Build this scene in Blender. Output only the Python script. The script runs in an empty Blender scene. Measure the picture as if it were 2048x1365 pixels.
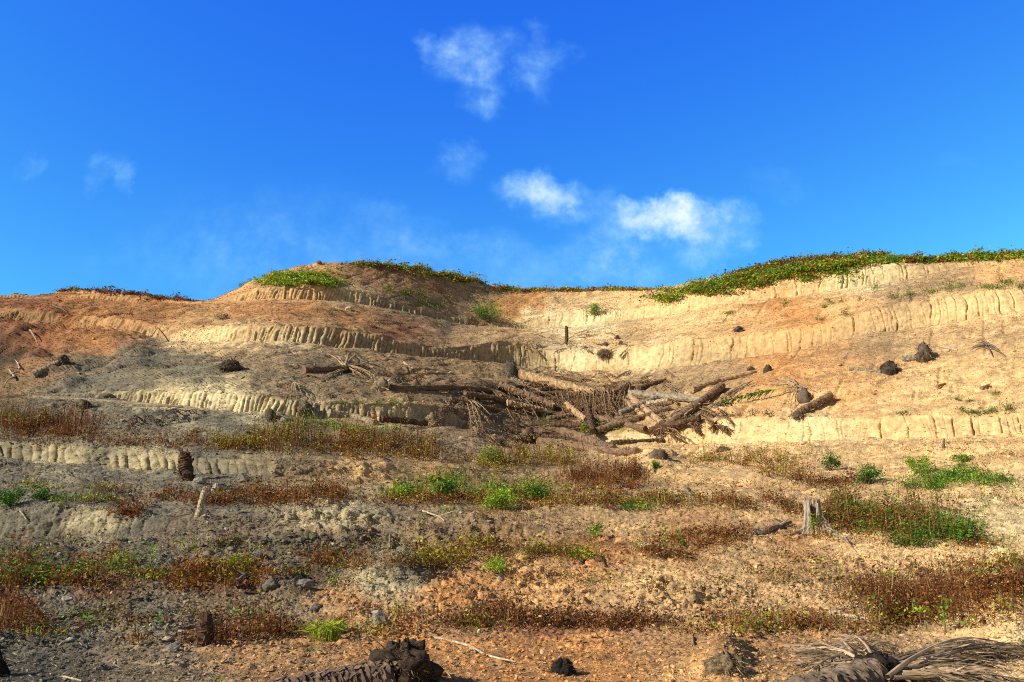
import bpy, math, random
import numpy as np
from mathutils import Vector

# ------------------------------------------------------------------ camera, sky, sun, exposure
F, CX, CY = 1774.0, 1024.0, 682.5
PITCH = math.radians(15.1)
CP, SP = math.cos(PITCH), math.sin(PITCH)
CZ = 1.5
SUN_EL = math.radians(28)
SUN_AZ = math.radians(26)                    # how far behind the camera's left shoulder
SUN = np.array([-math.cos(SUN_AZ)*math.cos(SUN_EL), -math.sin(SUN_AZ)*math.cos(SUN_EL), math.sin(SUN_EL)])

sc = bpy.context.scene
COL = sc.collection
cam_d = bpy.data.cameras.new('camera'); cam = bpy.data.objects.new('camera', cam_d); COL.objects.link(cam)
cam_d.sensor_width = 36.0; cam_d.lens = 36.0*F/2048.0; cam_d.clip_start = 0.1; cam_d.clip_end = 5000
cam.location = (0, 0, CZ); cam.rotation_euler = (math.pi/2+PITCH, 0, 0)
sc.camera = cam
sc.view_settings.view_transform = 'Standard'; sc.view_settings.look = 'None'
sc.cycles.use_denoising = False; sc.cycles.pixel_filter_type = 'BLACKMAN_HARRIS'; sc.cycles.filter_width = 1.1
sc.view_settings.exposure = 0.26; sc.view_settings.gamma = 1.0

sun_d = bpy.data.lights.new('sun', 'SUN'); sun_d.energy = 5.0; sun_d.angle = math.radians(0.5); sun_d.color = (1.0, 0.93, 0.80)
sun = bpy.data.objects.new('sun', sun_d); COL.objects.link(sun)
sun.rotation_euler = Vector(tuple(-SUN)).to_track_quat('-Z', 'Y').to_euler()

world = bpy.data.worlds.new('World'); sc.world = world; world.use_nodes = True
wt = world.node_tree; wt.nodes.clear()
def wn(t, **k):
    n = wt.nodes.new(t)
    for a, b in k.items(): setattr(n, a, b)
    return n
def wm(op, a, b=None, c=None, clamp=False):
    n = wn('ShaderNodeMath', operation=op, use_clamp=clamp)
    for i, v in enumerate((a, b, c)):
        if v is None: continue
        if isinstance(v, (int, float)): n.inputs[i].default_value = v
        else: wt.links.new(v, n.inputs[i])
    return n.outputs[0]
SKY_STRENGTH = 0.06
sky = wn('ShaderNodeTexSky', sky_type='NISHITA'); sky.sun_disc = False
sky.sun_elevation = SUN_EL; sky.sun_rotation = math.atan2(SUN[0], SUN[1]); sky.altitude = 300; sky.air_density = 1.0; sky.dust_density = 0.3; sky.ozone_density = 3.0
tc = wn('ShaderNodeTexCoord'); sep = wn('ShaderNodeSeparateXYZ'); wt.links.new(tc.outputs['Generated'], sep.inputs[0])
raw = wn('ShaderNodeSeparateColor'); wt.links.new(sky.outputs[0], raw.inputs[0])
grade = wn('ShaderNodeCombineColor')           # deep azure put only ahead of the camera; plain sky elsewhere keeps fill less blue
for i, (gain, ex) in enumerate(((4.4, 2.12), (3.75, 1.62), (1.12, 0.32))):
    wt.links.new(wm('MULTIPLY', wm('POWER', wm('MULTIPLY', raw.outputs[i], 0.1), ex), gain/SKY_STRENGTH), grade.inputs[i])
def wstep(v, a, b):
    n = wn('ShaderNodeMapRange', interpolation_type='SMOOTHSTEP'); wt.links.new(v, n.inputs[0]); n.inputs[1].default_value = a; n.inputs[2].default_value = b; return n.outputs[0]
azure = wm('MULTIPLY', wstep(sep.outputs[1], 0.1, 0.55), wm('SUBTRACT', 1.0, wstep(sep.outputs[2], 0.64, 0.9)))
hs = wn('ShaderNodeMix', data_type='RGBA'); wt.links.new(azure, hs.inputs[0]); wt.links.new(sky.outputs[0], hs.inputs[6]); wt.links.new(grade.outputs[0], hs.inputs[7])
# clouds, anchored to world directions
dy = wm('MAXIMUM', sep.outputs[1], 0.05)
gx = wm('DIVIDE', sep.outputs[0], dy); gz = wm('DIVIDE', sep.outputs[2], dy)
comb = wn('ShaderNodeCombineXYZ'); wt.links.new(gx, comb.inputs[0]); wt.links.new(gz, comb.inputs[1])
def wnoise(scale, detail, rough, off=0.0):
    mp = wn('ShaderNodeMapping'); mp.inputs['Location'].default_value = (off, off*1.7, off*0.3)
    wt.links.new(comb.outputs[0], mp.inputs[0])
    n = wn('ShaderNodeTexNoise'); n.inputs['Scale'].default_value = scale; n.inputs['Detail'].default_value = detail; n.inputs['Roughness'].default_value = rough
    wt.links.new(mp.outputs[0], n.inputs['Vector']); return n.outputs[0]
wx = wm('MULTIPLY_ADD', wnoise(14, 5, .6, 3.1), 0.09, -0.045); wz = wm('MULTIPLY_ADD', wnoise(14, 5, .6, 9.7), 0.09, -0.045)
px_ = wm('ADD', gx, wx); pz_ = wm('ADD', gz, wz)
CLOUDS = [(950,100,75,55,.55),(962,165,55,62,.55),(885,110,45,40,.40),(845,80,28,26,.35),(1074,142,42,60,.55),(1120,118,40,36,.28),(1070,70,30,22,.20),(970,212,44,28,.22),
          (925,330,46,38,.55),(1080,383,85,44,1.2),(1120,418,52,36,.60),(1340,436,104,48,3.4),(1460,465,52,50,1.1),(1200,415,52,52,.32),(1250,490,75,64,.5),(1390,500,64,50,.6),
          (1180,510,85,60,.22),(1240,545,130,40,.20),(225,333,40,28,.30),(246,362,17,36,.32),(188,366,20,16,.18),(60,330,26,26,.2),(900,485,150,38,.16),(600,490,70,28,.16),
          (480,465,150,55,.10),(760,430,75,34,.13),(1560,370,80,34,.12),(1910,338,34,16,.05),(430,530,280,80,.20),(800,520,300,70,.22),(1150,540,280,60,.22),(560,430,320,80,.10)]
tot = None
for (x, y, rx, ry, s) in CLOUDS:
    t = (CY-y)/F; den = CP - t*SP
    c0 = (x-CX)/F/den; c1 = (t*CP+SP)/den
    kx = den*F/(rx*1.3); kz = den*F/(ry*1.3)*den
    a = wm('MULTIPLY_ADD', px_, kx, -c0*kx); b = wm('MULTIPLY_ADD', pz_, kz, -c1*kz)
    q = wm('MULTIPLY_ADD', b, b, wm('MULTIPLY', a, a))
    m = wm('SUBTRACT', 1.0, q, clamp=True)
    m = wm('MULTIPLY', wm('MULTIPLY', m, m), s)
    tot = m if tot is None else wm('ADD', tot, m)
fb = wm('MULTIPLY_ADD', wnoise(19, 8, .66, 1.3), 3.8, -1.15)
fb2 = wm('MULTIPLY_ADD', wnoise(60, 6, .6, 5.3), 1.6, 0.1)
dens = wm('MULTIPLY', wm('MULTIPLY', tot, wm('MAXIMUM', fb, 0.40)), fb2)
dens = wm('SUBTRACT', 1.0, wm('POWER', 0.50, dens))
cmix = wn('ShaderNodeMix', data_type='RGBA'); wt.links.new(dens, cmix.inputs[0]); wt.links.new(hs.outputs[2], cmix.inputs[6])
ccol = wn('ShaderNodeMix', data_type='RGBA'); wt.links.new(dens, ccol.inputs[0]); ccol.inputs[6].default_value = (0.30/SKY_STRENGTH, 0.74/SKY_STRENGTH, 1.0/SKY_STRENGTH, 1); ccol.inputs[7].default_value = (0.86/SKY_STRENGTH, 0.93/SKY_STRENGTH, 0.96/SKY_STRENGTH, 1)
wt.links.new(ccol.outputs[2], cmix.inputs[7])
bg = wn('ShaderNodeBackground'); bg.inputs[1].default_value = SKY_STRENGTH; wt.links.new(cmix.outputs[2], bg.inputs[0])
wo = wn('ShaderNodeOutputWorld'); wt.links.new(bg.outputs[0], wo.inputs[0])

# ------------------------------------------------------------------ helpers
rng = np.random.default_rng(7); random.seed(7)
TAB = [np.random.default_rng(100+i).random((256, 256)).astype(np.float32) for i in range(4)]
def vnoise(x, y, k=0):
    """smooth value noise in [-1,1]"""
    T = TAB[k % 4]
    xi = np.floor(x).astype(np.int64); yi = np.floor(y).astype(np.int64)
    fx = (x-xi).astype(np.float32); fy = (y-yi).astype(np.float32)
    fx = fx*fx*(3-2*fx); fy = fy*fy*(3-2*fy)
    xi = (xi+k*37) & 255; yi = (yi+k*91) & 255; x1 = (xi+1) & 255; y1 = (yi+1) & 255
    a = T[xi, yi]*(1-fx)+T[x1, yi]*fx; b = T[xi, y1]*(1-fx)+T[x1, y1]*fx
    return (a*(1-fy)+b*fy)*2-1
def cells(x, y, k=0):
    """distance to the nearest jittered cell point and that cell's random value"""
    A, B, R = TAB[k % 4], TAB[(k+1) % 4], TAB[(k+2) % 4]
    xi = np.floor(x).astype(np.int64); yi = np.floor(y).astype(np.int64)
    best = np.full(x.shape, 9.0, np.float32); val = np.zeros(x.shape, np.float32)
    for i in (-1, 0, 1):
        for j in (-1, 0, 1):
            cx = (xi+i) & 255; cy = (yi+j) & 255
            d = (xi+i+A[cx, cy]-x)**2 + (yi+j+B[cx, cy]-y)**2
            m = d < best
            best = np.where(m, d, best); val = np.where(m, R[cx, cy], val)
    return np.sqrt(best), val
def sm(a, b, x):
    t = np.clip((x-a)/(b-a), 0, 1); return t*t*(3-2*t)
def blur(a, n):
    if n < 2: return a
    k = np.hanning(n+2)[1:-1]; k /= k.sum()
    p = np.pad(a, (n//2, n-1-n//2), mode='edge'); return np.convolve(p, k, mode='valid')
def zray(y, Y):                                # height above the eye of what is seen at image row y at depth Y
    t = (CY-y)/F; return Y*(t*CP+SP)/(CP-t*SP)
def project(X, Y, Z):
    d = Y*CP+Z*SP; return CX+F*X/d, CY-F*(-Y*SP+Z*CP)/d

GROUPS = {'log': 'felled palm logs', 'root ball': 'root balls and clods', 'dead fronds': 'heaps of dead fronds', 'shrub': 'green shrubs on the slope', 'sapling': 'seedlings and saplings', 'rock': 'loose rocks on the slope', 'branch': 'dead branches and sticks', 'stump': 'old stumps', 'grass tuft': 'grass tufts', 'splinter': 'orange splintered wood'}
def prop(o, label=None, cat=None, group=None, kind=None):
    if label: o['label'] = label
    if cat: o['category'] = cat
    if not group: group = GROUPS.get(cat)
    if group: o['group'] = group
    if kind: o['kind'] = kind
    return o
def empty(name, loc):
    o = bpy.data.objects.new(name, None); COL.objects.link(o); o.location = loc; o.empty_display_size = 0.2; return o
def np_mesh(name, V, faces_flat, nper, mat, parent=None, color=None, smooth=False):
    """V (n,3); faces_flat flat int array with nper vertices each; vertices in world space"""
    V = np.asarray(V, np.float32)
    if parent is not None: V = V - np.array(parent.location, np.float32)
    me = bpy.data.meshes.new(name); faces_flat = np.asarray(faces_flat, np.int32).ravel(); nf = len(faces_flat)//nper
    me.vertices.add(len(V)); me.vertices.foreach_set('co', V.ravel())
    me.loops.add(len(faces_flat)); me.loops.foreach_set('vertex_index', faces_flat)
    me.polygons.add(nf); me.polygons.foreach_set('loop_start', np.arange(nf, dtype=np.int32)*nper)
    me.polygons.foreach_set('use_smooth', np.full(nf, smooth))
    if color is not None:
        at = me.attributes.new('tint', 'FLOAT_COLOR', 'POINT')
        c = np.ones((len(V), 4), np.float32); c[:, :3] = color; at.data.foreach_set('color', c.ravel())
    me.update(calc_edges=True); me.materials.append(mat)
    o = bpy.data.objects.new(name, me); COL.objects.link(o)
    if parent is not None: o.parent = parent
    return o

class MB:
    """collects quads/tris with a tint per vertex, builds ONE mesh object"""
    def __init__(s): s.v = []; s.f = []; s.c = []; s.n = 0
    def add(s, V, Fq, col):
        V = np.asarray(V, np.float32).reshape(-1, 3); s.v.append(V)
        c = np.asarray(col, np.float32); s.c.append(np.broadcast_to(c, (len(V), 3)) if c.ndim == 1 else c)
        s.f.append(np.asarray(Fq, np.int64).reshape(-1, 4)+s.n); s.n += len(V)
    def tube(s, P, R, sides, col, cap=True, rough=0.0, scar=None, seed=0):
        P = np.asarray(P, np.float32); R = np.asarray(R, np.float32); n = len(P)
        T = np.gradient(P, axis=0); T /= np.linalg.norm(T, axis=1, keepdims=True)+1e-9
        up = np.array([0.13, 0.21, 1.0]); 
        if abs(T[0] @ up) > 0.95: up = np.array([0.2, 1, 0.1])
        A = np.cross(T, up); A /= np.linalg.norm(A, axis=1, keepdims=True)+1e-9; B = np.cross(T, A)
        th = np.linspace(0, 2*np.pi, sides, endpoint=False)
        L = np.concatenate([[0], np.cumsum(np.linalg.norm(np.diff(P, axis=0), axis=1))])
        rr = R[:, None]*np.ones((1, sides))
        r2 = np.random.default_rng(seed)
        if scar:                                # rows of old leaf bases round a palm trunk
            pitch, depth = scar
            ph = L[:, None]/pitch + th[None, :]/(2*np.pi)
            rr = rr*(1+depth*((ph*1.0 % 1.0)-0.5)*(0.6+0.4*np.sin(th*4+np.floor(ph)*1.9)))
        if rough: rr = rr*(1+rough*r2.standard_normal(rr.shape))
        V = P[:, None, :]+rr[..., None]*(np.cos(th)[None, :, None]*A[:, None, :]+np.sin(th)[None, :, None]*B[:, None, :])
        i = np.arange(n-1)[:, None]; j = np.arange(sides)[None, :]; j1 = (j+1) % sides
        Q = np.stack([i*sides+j, i*sides+j1, (i+1)*sides+j1, (i+1)*sides+j], -1).reshape(-1, 4)
        V = V.reshape(-1, 3)
        if cap:
            V = np.concatenate([V, P[:1]-T[:1]*0.0, P[-1:]]); a, b = n*sides, n*sides+1
            ks = np.arange(0, sides, 2)
            Q = np.concatenate([Q, np.stack([np.full(len(ks), a), (ks+2) % sides, (ks+1) % sides, ks], -1),
                                np.stack([np.full(len(ks), b), (n-1)*sides+ks, (n-1)*sides+(ks+1) % sides, (n-1)*sides+(ks+2) % sides], -1)])
        col = np.asarray(col, np.float32)
        cc = np.clip(col*(1+0.25*r2.standard_normal((len(V), 1))), 0.004, 1)
        s.add(V, Q, cc)
    def strips(s, A, B, W, col, side=None):
        """flat tapered strips from A to B (N,3), half width W (N,)"""
        A = np.asarray(A, np.float32); B = np.asarray(B, np.float32); n = len(A)
        if side is None: side = rng.standard_normal((n, 3))
        d = B-A; S = np.cross(d, side); S /= np.linalg.norm(S, axis=1, keepdims=True)+1e-9
        W = np.asarray(W).reshape(-1, 1)
        M = A*0.45+B*0.55
        V = np.stack([A, M+S*W, B, M-S*W], 1).reshape(-1, 3)
        Q = np.arange(n*4).reshape(-1, 4)
        col = np.asarray(col, np.float32); col = np.repeat(col, 4, 0) if col.ndim == 2 else col
        s.add(V, Q, col)
    def build(s, name, mat, parent=None, smooth=False):
        return np_mesh(name, np.concatenate(s.v), np.concatenate(s.f), 4, mat, parent, np.concatenate(s.c), smooth)

# ------------------------------------------------------------------ materials
def new_mat(name):
    m = bpy.data.materials.new(name); m.use_nodes = True; nt = m.node_tree; b = nt.nodes['Principled BSDF']
    return m, nt, b
def mnode(nt, t, **k):
    n = nt.nodes.new(t)
    for a, v in k.items(): setattr(n, a, v)
    return n
def tint_mat(name, nscale, lo, hi, rough=0.95, bump=0.0, bscale=40, stretch=(1, 1, 1), spec=0.15, trans=0.0):
    """tint attribute times a procedural brightness mottling, with bump"""
    m, nt, b = new_mat(name); L = nt.links.new
    at = mnode(nt, 'ShaderNodeAttribute', attribute_name='tint')
    tcn = mnode(nt, 'ShaderNodeTexCoord'); mp = mnode(nt, 'ShaderNodeMapping'); mp.inputs['Scale'].default_value = stretch
    L(tcn.outputs['Object'], mp.inputs[0])
    n = mnode(nt, 'ShaderNodeTexNoise'); n.inputs['Scale'].default_value = nscale; n.inputs['Detail'].default_value = 6; n.inputs['Roughness'].default_value = 0.65
    L(mp.outputs[0], n.inputs['Vector'])
    r = mnode(nt, 'ShaderNodeMapRange'); r.inputs[1].default_value = 0.3; r.inputs[2].default_value = 0.7; r.inputs[3].default_value = lo; r.inputs[4].default_value = hi
    L(n.outputs[0], r.inputs[0])
    mx = mnode(nt, 'ShaderNodeMix', data_type='RGBA', blend_type='MULTIPLY'); mx.inputs[0].default_value = 1
    L(at.outputs['Color'], mx.inputs[6]); L(r.outputs[0], mx.inputs[7]); L(mx.outputs[2], b.inputs['Base Color'])
    b.inputs['Roughness'].default_value = rough; b.inputs['Specular IOR Level'].default_value = spec
    if bump:
        n2 = mnode(nt, 'ShaderNodeTexNoise'); n2.inputs['Scale'].default_value = bscale; n2.inputs['Detail'].default_value = 5; n2.inputs['Roughness'].default_value = 0.7
        L(mp.outputs[0], n2.inputs['Vector'])
        bu = mnode(nt, 'ShaderNodeBump'); bu.inputs['Strength'].default_value = 1.0; bu.inputs['Distance'].default_value = bump
        L(n2.outputs[0], bu.inputs['Height']); L(bu.outputs[0], b.inputs['Normal'])
    if trans:
        tr = mnode(nt, 'ShaderNodeBsdfTranslucent'); L(mx.outputs[2], tr.inputs[0])
        ms = mnode(nt, 'ShaderNodeMixShader'); ms.inputs[0].default_value = trans
        L(b.outputs[0], ms.inputs[1]); L(tr.outputs[0], ms.inputs[2]); L(ms.outputs[0], nt.nodes['Material Output'].inputs[0])
    return m
M_SOIL = tint_mat('soil', 3.0, 0.72, 1.28, 1.0, 0.03, 26, spec=0.05)
M_ROCK = tint_mat('rubble', 18, 0.75, 1.3, 0.95, 0.01, 60, spec=0.1)
M_WOOD = tint_mat('palm_wood', 9, 0.55, 1.4, 0.9, 0.02, 30)
M_FIBRE = tint_mat('root_fibre', 14, 0.6, 1.4, 0.95, 0.02, 50, spec=0.05)
M_FROND = tint_mat('dry_frond', 6, 0.7, 1.3, 0.8, 0, trans=0.1)
M_LEAF = tint_mat('leaf', 2.5, 0.75, 1.25, 0.6, 0, spec=0.25, trans=0.28)
M_STEM = tint_mat('stem', 8, 0.7, 1.3, 0.9)

# ------------------------------------------------------------------ the hillside
XS = np.array([0, 300, 550, 800, 1050, 1300, 1600, 2048], float)
def depth_line(v): return lambda x: np.interp(x, np.linspace(-600, 2648, 261), blur(np.interp(np.linspace(-600, 2648, 261), XS, v), 25))
DS = depth_line([112, 103, 97, 104, 119, 111, 99, 92])
DA = depth_line([100, 95, 87, 95, 107, 100, 91, 84])
DB = depth_line([80, 72, 66, 71, 83, 77, 71, 63])
DC = depth_line([54, 50, 49, 53, 61, 58, 51, 45])
DD = depth_line([39, 38, 37, 39, 42, 41, 38, 35])
DE = depth_line([28, 27.5, 27.5, 28, 29.5, 29, 28, 26])
def line(s, n=9):
    p = [tuple(map(float, q.split(':'))) for q in s.split()]
    xs = np.linspace(-600, 2648, 651)
    y = blur(np.interp(xs, [q[0] for q in p], [q[1] for q in p]), n)
    return lambda x: np.interp(x, xs, y)
L_S = line("0:592 30:588 80:592 130:580 160:579 220:584 300:592 370:600 420:602 440:597 460:584 500:564 540:547 600:532 640:525 700:528 760:532 830:539 900:552 960:566 1000:574 1060:580 1150:580 1230:578 1300:578 1350:572 1400:563 1450:553 1500:541 1550:533 1600:526 1650:519 1700:516 1750:515 1800:518 1850:523 1900:517 1960:514 2048:512", 3)
L_A0 = line("0:599 300:599 420:606 500:570 600:536 700:532 780:536 850:549 900:561 950:574 1010:583 1060:585 1300:583 1500:548 1700:522 2048:518", 5)
L_AT = line("0:600 100:592 170:588 220:590 300:598 370:603 430:603 460:590 500:579 540:572 600:568 650:572 700:581 750:591 800:605 850:619 900:633 950:641 1000:648 1030:650 1060:640 1100:627 1150:619 1200:614 1240:622 1300:611 1350:596 1400:583 1450:574 1500:566 1550:555 1600:545 1650:535 1700:527 1750:527 1800:532 1850:530 1900:524 2048:521", 4)
L_AB = line("0:602 100:597 170:596 220:601 270:605 330:607 400:607 430:605 500:599 560:598 620:599 680:603 740:611 800:623 850:633 900:646 960:653 1040:657 1100:655 1150:655 1200:645 1250:640 1300:637 1350:627 1400:617 1450:607 1500:601 1550:597 1600:592 1650:583 1700:576 1750:570 1800:562 1850:550 1900:540 1950:532 2048:526", 4)
L_BT = line("0:617 100:622 200:631 280:642 325:650 400:648 460:650 520:650 600:650 650:653 700:659 750:668 800:680 850:690 900:696 950:690 1000:682 1050:690 1100:700 1150:702 1200:700 1250:692 1300:690 1350:680 1400:675 1450:672 1500:668 1550:660 1600:655 1650:645 1700:630 1750:615 1800:604 1850:598 1900:590 1950:586 2000:580 2048:575", 5)
L_BB = line("0:638 100:648 200:656 270:663 320:682 400:683 500:682 560:684 620:688 700:697 760:703 820:712 870:716 900:718 950:720 1000:726 1050:735 1100:742 1150:745 1200:740 1250:738 1300:738 1350:735 1400:728 1450:720 1500:715 1550:708 1600:700 1650:690 1700:675 1750:665 1800:660 1850:655 1900:645 1950:635 2000:628 2048:620", 5)
L_CT = line("0:786 50:783 130:782 200:780 290:780 350:782 420:782 500:786 560:793 600:800 660:805 760:808 820:808 870:814 930:838 1000:858 1050:874 1100:878 1160:876 1200:868 1300:858 1350:853 1400:841 1450:836 1600:836 1700:838 1750:832 1850:826 1950:832 2048:828", 5)
L_CB = line("0:790 50:791 130:793 200:797 290:806 350:812 420:816 500:821 560:828 620:835 700:841 800:849 870:853 950:860 1000:872 1050:888 1100:892 1200:891 1350:889 1400:888 1500:885 1600:882 1700:878 1800:876 2048:872", 5)
L_DT = line("0:880 50:881 100:886 150:891 200:896 250:899 300:905 350:908 400:912 500:920 600:921 700:926 800:931 900:936 1000:941 1100:946 1300:944 1400:950 1500:958 1600:966 1700:975 1800:985 1900:985 2048:972", 7)
L_DB = line("0:912 50:920 100:926 150:932 250:934 300:940 400:946 500:951 600:956 700:959 800:963 900:967 1000:968 1100:968 1300:966 1500:976 1700:988 1850:998 1950:1015 2048:1022", 7)
L_ET = line("0:1010 100:1013 200:1016 250:1024 300:1030 500:1034 650:1018 720:1022 800:1038 1100:1042 1300:1050 1600:1072 2048:1062", 9)
L_EB = line("0:1078 100:1082 150:1077 250:1070 300:1066 500:1060 700:1056 800:1056 1100:1056 1300:1062 1600:1084 2048:1074", 9)

NC_IN, NC_OUT = 1440, 50
U = np.concatenate([np.linspace(-0.95, -0.64, NC_OUT, endpoint=False), np.linspace(-0.64, 0.64, NC_IN), np.linspace(0.64, 0.95, NC_OUT+1)[1:]])
NC = len(U)
def wY(Y): return np.sqrt(Y*Y+30.0)
NODES = []                                     # each: (Y, Z, kind of the stretch that ENDS here, rows)
def solve(yl, dl, dy=0.0):
    x = CX+F*U
    for _ in range(4):
        Y = dl(x)+dy; Z = zray(yl(x), Y); x = project(U*wY(Y), Y, Z)[0]
    return Y, Z, x
def const(y): return lambda x: np.full_like(x, float(y))
full = lambda v: np.full(NC, float(v))
def add_node(Y, Z, kind, rows): NODES.append((np.asarray(Y, float), np.asarray(Z, float), kind, rows))
add_node(full(-400), full(-6), 'far', 0)
add_node(full(-60), full(-2.4), 'far', 6)
add_node(full(4), full(-1.55), 'slope', 16)
for (y, Y, rows) in [(1365, 10.5, 50), (1318, 12.5, 60), (1278, 15, 60), (1232, 17.5, 70), (1190, 20.2, 60), (1140, 23, 70), (1100, 25.2, 56)]:
    a, b, _ = solve(const(y), const(Y)); add_node(a, b, 'slope', rows)
def terrace(LB, LT, D, bench, lean, rows, name):
    Y, Z, x = solve(LB, D); add_node(Y, Z, 'slope', rows[0])
    if bench > 0: add_node(Y+bench, Z-0.08, 'bench', rows[1])
    Yt, Zt, xt = solve(LT, D, bench+lean); add_node(Yt, Zt, 'cliff'+name, rows[2])
terrace(L_EB, L_ET, DE, 0.0, 0.55, (36, 0, 40), 'E')
terrace(L_DB, L_DT, DD, 0.25, 0.6, (84, 4, 46), 'D')
terrace(L_CB, L_CT, DC, 1.6, 0.8, (88, 9, 62), 'C')
terrace(L_BB, L_BT, DB, 1.8, 1.0, (116, 8, 58), 'B')
terrace(L_AB, L_AT, DA, 1.8, 1.0, (96, 8, 52), 'A')
Ya, Za, xa = solve(L_A0, DS, -1.2); add_node(np.maximum(Ya, NODES[-1][0]+1.5), zray(L_A0(xa), np.maximum(Ya, NODES[-1][0]+1.5)), 'slope', 60)
Ys, Zs, xs_ = solve(L_S, DS); add_node(Ys, Zs, 'cliffS', 16)
add_node(Ys+3, Zs+0.0, 'far', 5); add_node(Ys+18, Zs-4, 'far', 10); add_node(Ys+90, Zs*0.2-4, 'far', 12); add_node(full(900), full(-20), 'far', 6)

rowsY, rowsZ, rowT, rowK = [NODES[0][0]], [NODES[0][1]], [0.0], ['far']
for (a, b) in zip(NODES[:-1], NODES[1:]):
    n = b[3]
    for i in range(1, n+1):
        t = i/n; Y = a[0]*(1-t)+b[0]*t; Z = a[1]*(1-t)+b[1]*t
        if b[2].startswith('cliff'):            # steeper foot, rounded lip
            tz = t**0.9; Z = a[1]*(1-tz)+b[1]*tz
        rowsY.append(Y); rowsZ.append(Z); rowT.append(t); rowK.append(b[2])
GY = np.array(rowsY, np.float32); GZ = np.array(rowsZ, np.float32); RT = np.array(rowT, np.float32)[:, None]
GX = (U[None, :]*wY(GY)).astype(np.float32)
NR = len(GY)
isS = np.array([k == 'slope' for k in rowK])[:, None]; isC = np.array([k.startswith('cliff') for k in rowK])[:, None]; isF = np.array([k == 'far' for k in rowK])[:, None]
PXX, PYY = project(GX, np.maximum(GY, 2), GZ)
# rolling of the slopes between their edges
env = np.sin(np.pi*RT)*isS
S2 = GY+GZ
far_amp = np.clip((GY-8)/40, 0.05, 1)
GZ = GZ+env*far_amp*(0.55*vnoise(GX/7, S2/7, 0)+0.28*vnoise(GX/2.6, S2/2.6, 1))
# mounds, hollows and banks: x, y, half width px, half height px, metres
BUMPS = [(800, 1150, 55, 26, .55), (740, 1165, 40, 18, .25), (600, 1092, 90, 22, .35), (700, 1085, 80, 20, .30), (930, 1080, 90, 18, .35), (2030, 1250, 70, 44, 1.1), (1990, 1005, 90, 22, .5),
         (430, 1100, 40, 20, .25), (560, 1150, 50, 20, .2), (1600, 1150, 90, 25, .2), (1750, 1040, 120, 25, .2), (1310, 925, 45, 22, .5), (260, 880, 80, 20, .4), (330, 1260, 90, 30, .25),
         (900, 1200, 90, 20, .25), (1330, 1200, 120, 22, .3), (1100, 1210, 60, 16, .15), (60, 1200, 60, 30, -.15), (1450, 1320, 45, 35, .3), (700, 1240, 60, 18, .2), (60, 730, 60, 14, .6), (30, 690, 60, 10, -.7), (120, 660, 40, 10, -.5)]
for (x, y, rx, ry, h) in BUMPS:
    g = np.exp(-(((PXX-x)/rx)**2+((PYY-y)/ry)**2)); g = np.where(GY > 3, g, 0); GZ = GZ+g*h
# surface normals of the smooth form
def normals():
    P = np.stack([GX, GY, GZ], -1)
    du = np.gradient(P, axis=1); dv = np.gradient(P, axis=0)
    N = np.cross(du, dv); N /= np.linalg.norm(N, axis=-1, keepdims=True)+1e-9; return N
N = normals()
pix = np.maximum(GY, 5)/887.0
def lod(w): return np.clip((w/pix-2.2)/2.5, 0, 1)
vis = (~isF)
S2 = GY+GZ*1.1
disp = np.zeros_like(GZ)
# cut faces: tooth marks of the digger
cliffh = np.zeros(NC); CM = np.zeros_like(GZ)
side = sm(950, 1150, PXX)
for nm in 'EDCBAS':
    idx = [i for i, k in enumerate(rowK) if k == 'cliff'+nm]; i0, i1 = idx[0]-1, idx[-1]
    hgt = (PYY[i0]-PYY[i1])
    pres = sm(6, 16, hgt) if nm != 'S' else sm(4, 7, hgt)
    if nm in 'DE': pres = pres*sm(*((430, 300) if nm == 'E' else (760, 330)), PXX[i0])
    pres = pres*np.maximum(1.0*sm(1000, 1150, PXX[i0]), sm(-.75, -.1, vnoise(GX[i0]/4.5, GY[i0]*0+ord(nm), 2)+.35*vnoise(GX[i0]/1.3, GY[i0]*0+ord(nm), 3)))
    t = RT[idx]; e = sm(0, .10, t)*sm(1.0, .86, t)
    CM[idx] = e*pres[None, :]
    zl = GZ[idx]-GZ[i0][None, :]
    x = GX[idx]; sd = side[idx]
    slant = {'E': -.10, 'D': -.55, 'C': .06, 'B': .10, 'A': .05, 'S': -.5}[nm]*(1-sd)+(-0.32)*sd
    s = x - slant*zl*(1-sd) + slant*zl*sd + 0.22*vnoise(x*.7, zl*.35, 2)+0.11*vnoise(x*2.3, zl*.9, 3)+0.03*vnoise(x*7, zl*4, 1)+0.05*sd*zl*zl
    wl = {'E': .42, 'D': .46, 'C': .27, 'B': .30, 'A': .34, 'S': .6}[nm]; x_ = x
    q = s/wl; ci = np.floor(q).astype(int); f = q-ci
    r1 = TAB[0][ci & 255, (ord(nm)*3) & 255]; r2_ = TAB[1][ci & 255, (ord(nm)*5) & 255]
    colm = np.sqrt(np.clip(1-(2*f-1)**2, 0, 1))
    left = ((colm-0.75)*(0.08+0.34*r1*r1) + (r2_-.5)*0.14)*sm(r1*.55-.25, r1*.55, 1-t) + 0.06*vnoise(x*1.6, zl*1.6, 0)
    ext = sm(r2_*0.5-.1, r2_*0.5+.1, 1-t+0.3)
    slit = -np.exp(-((f-0.5)/(0.06+0.07*r2_))**2)*(0.02+0.34*r1*r1*(r2_ > .3))*ext*(.5+.9*sm(-.3, .4, vnoise(x*1.1, zl*1.4, 1))) + (colm-.75)*0.012 + 0.09*vnoise(x*.9, zl*.8, 0)+.05*vnoise(x*2.7, zl*1.7, 2)
    disp[idx] += ((left*(1-sd)+slit*sd)*e*pres[None, :])*{'E': .42, 'D': .7, 'C': 1.0, 'B': 1.15, 'A': 1.2, 'S': 1.3}[nm]
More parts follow.
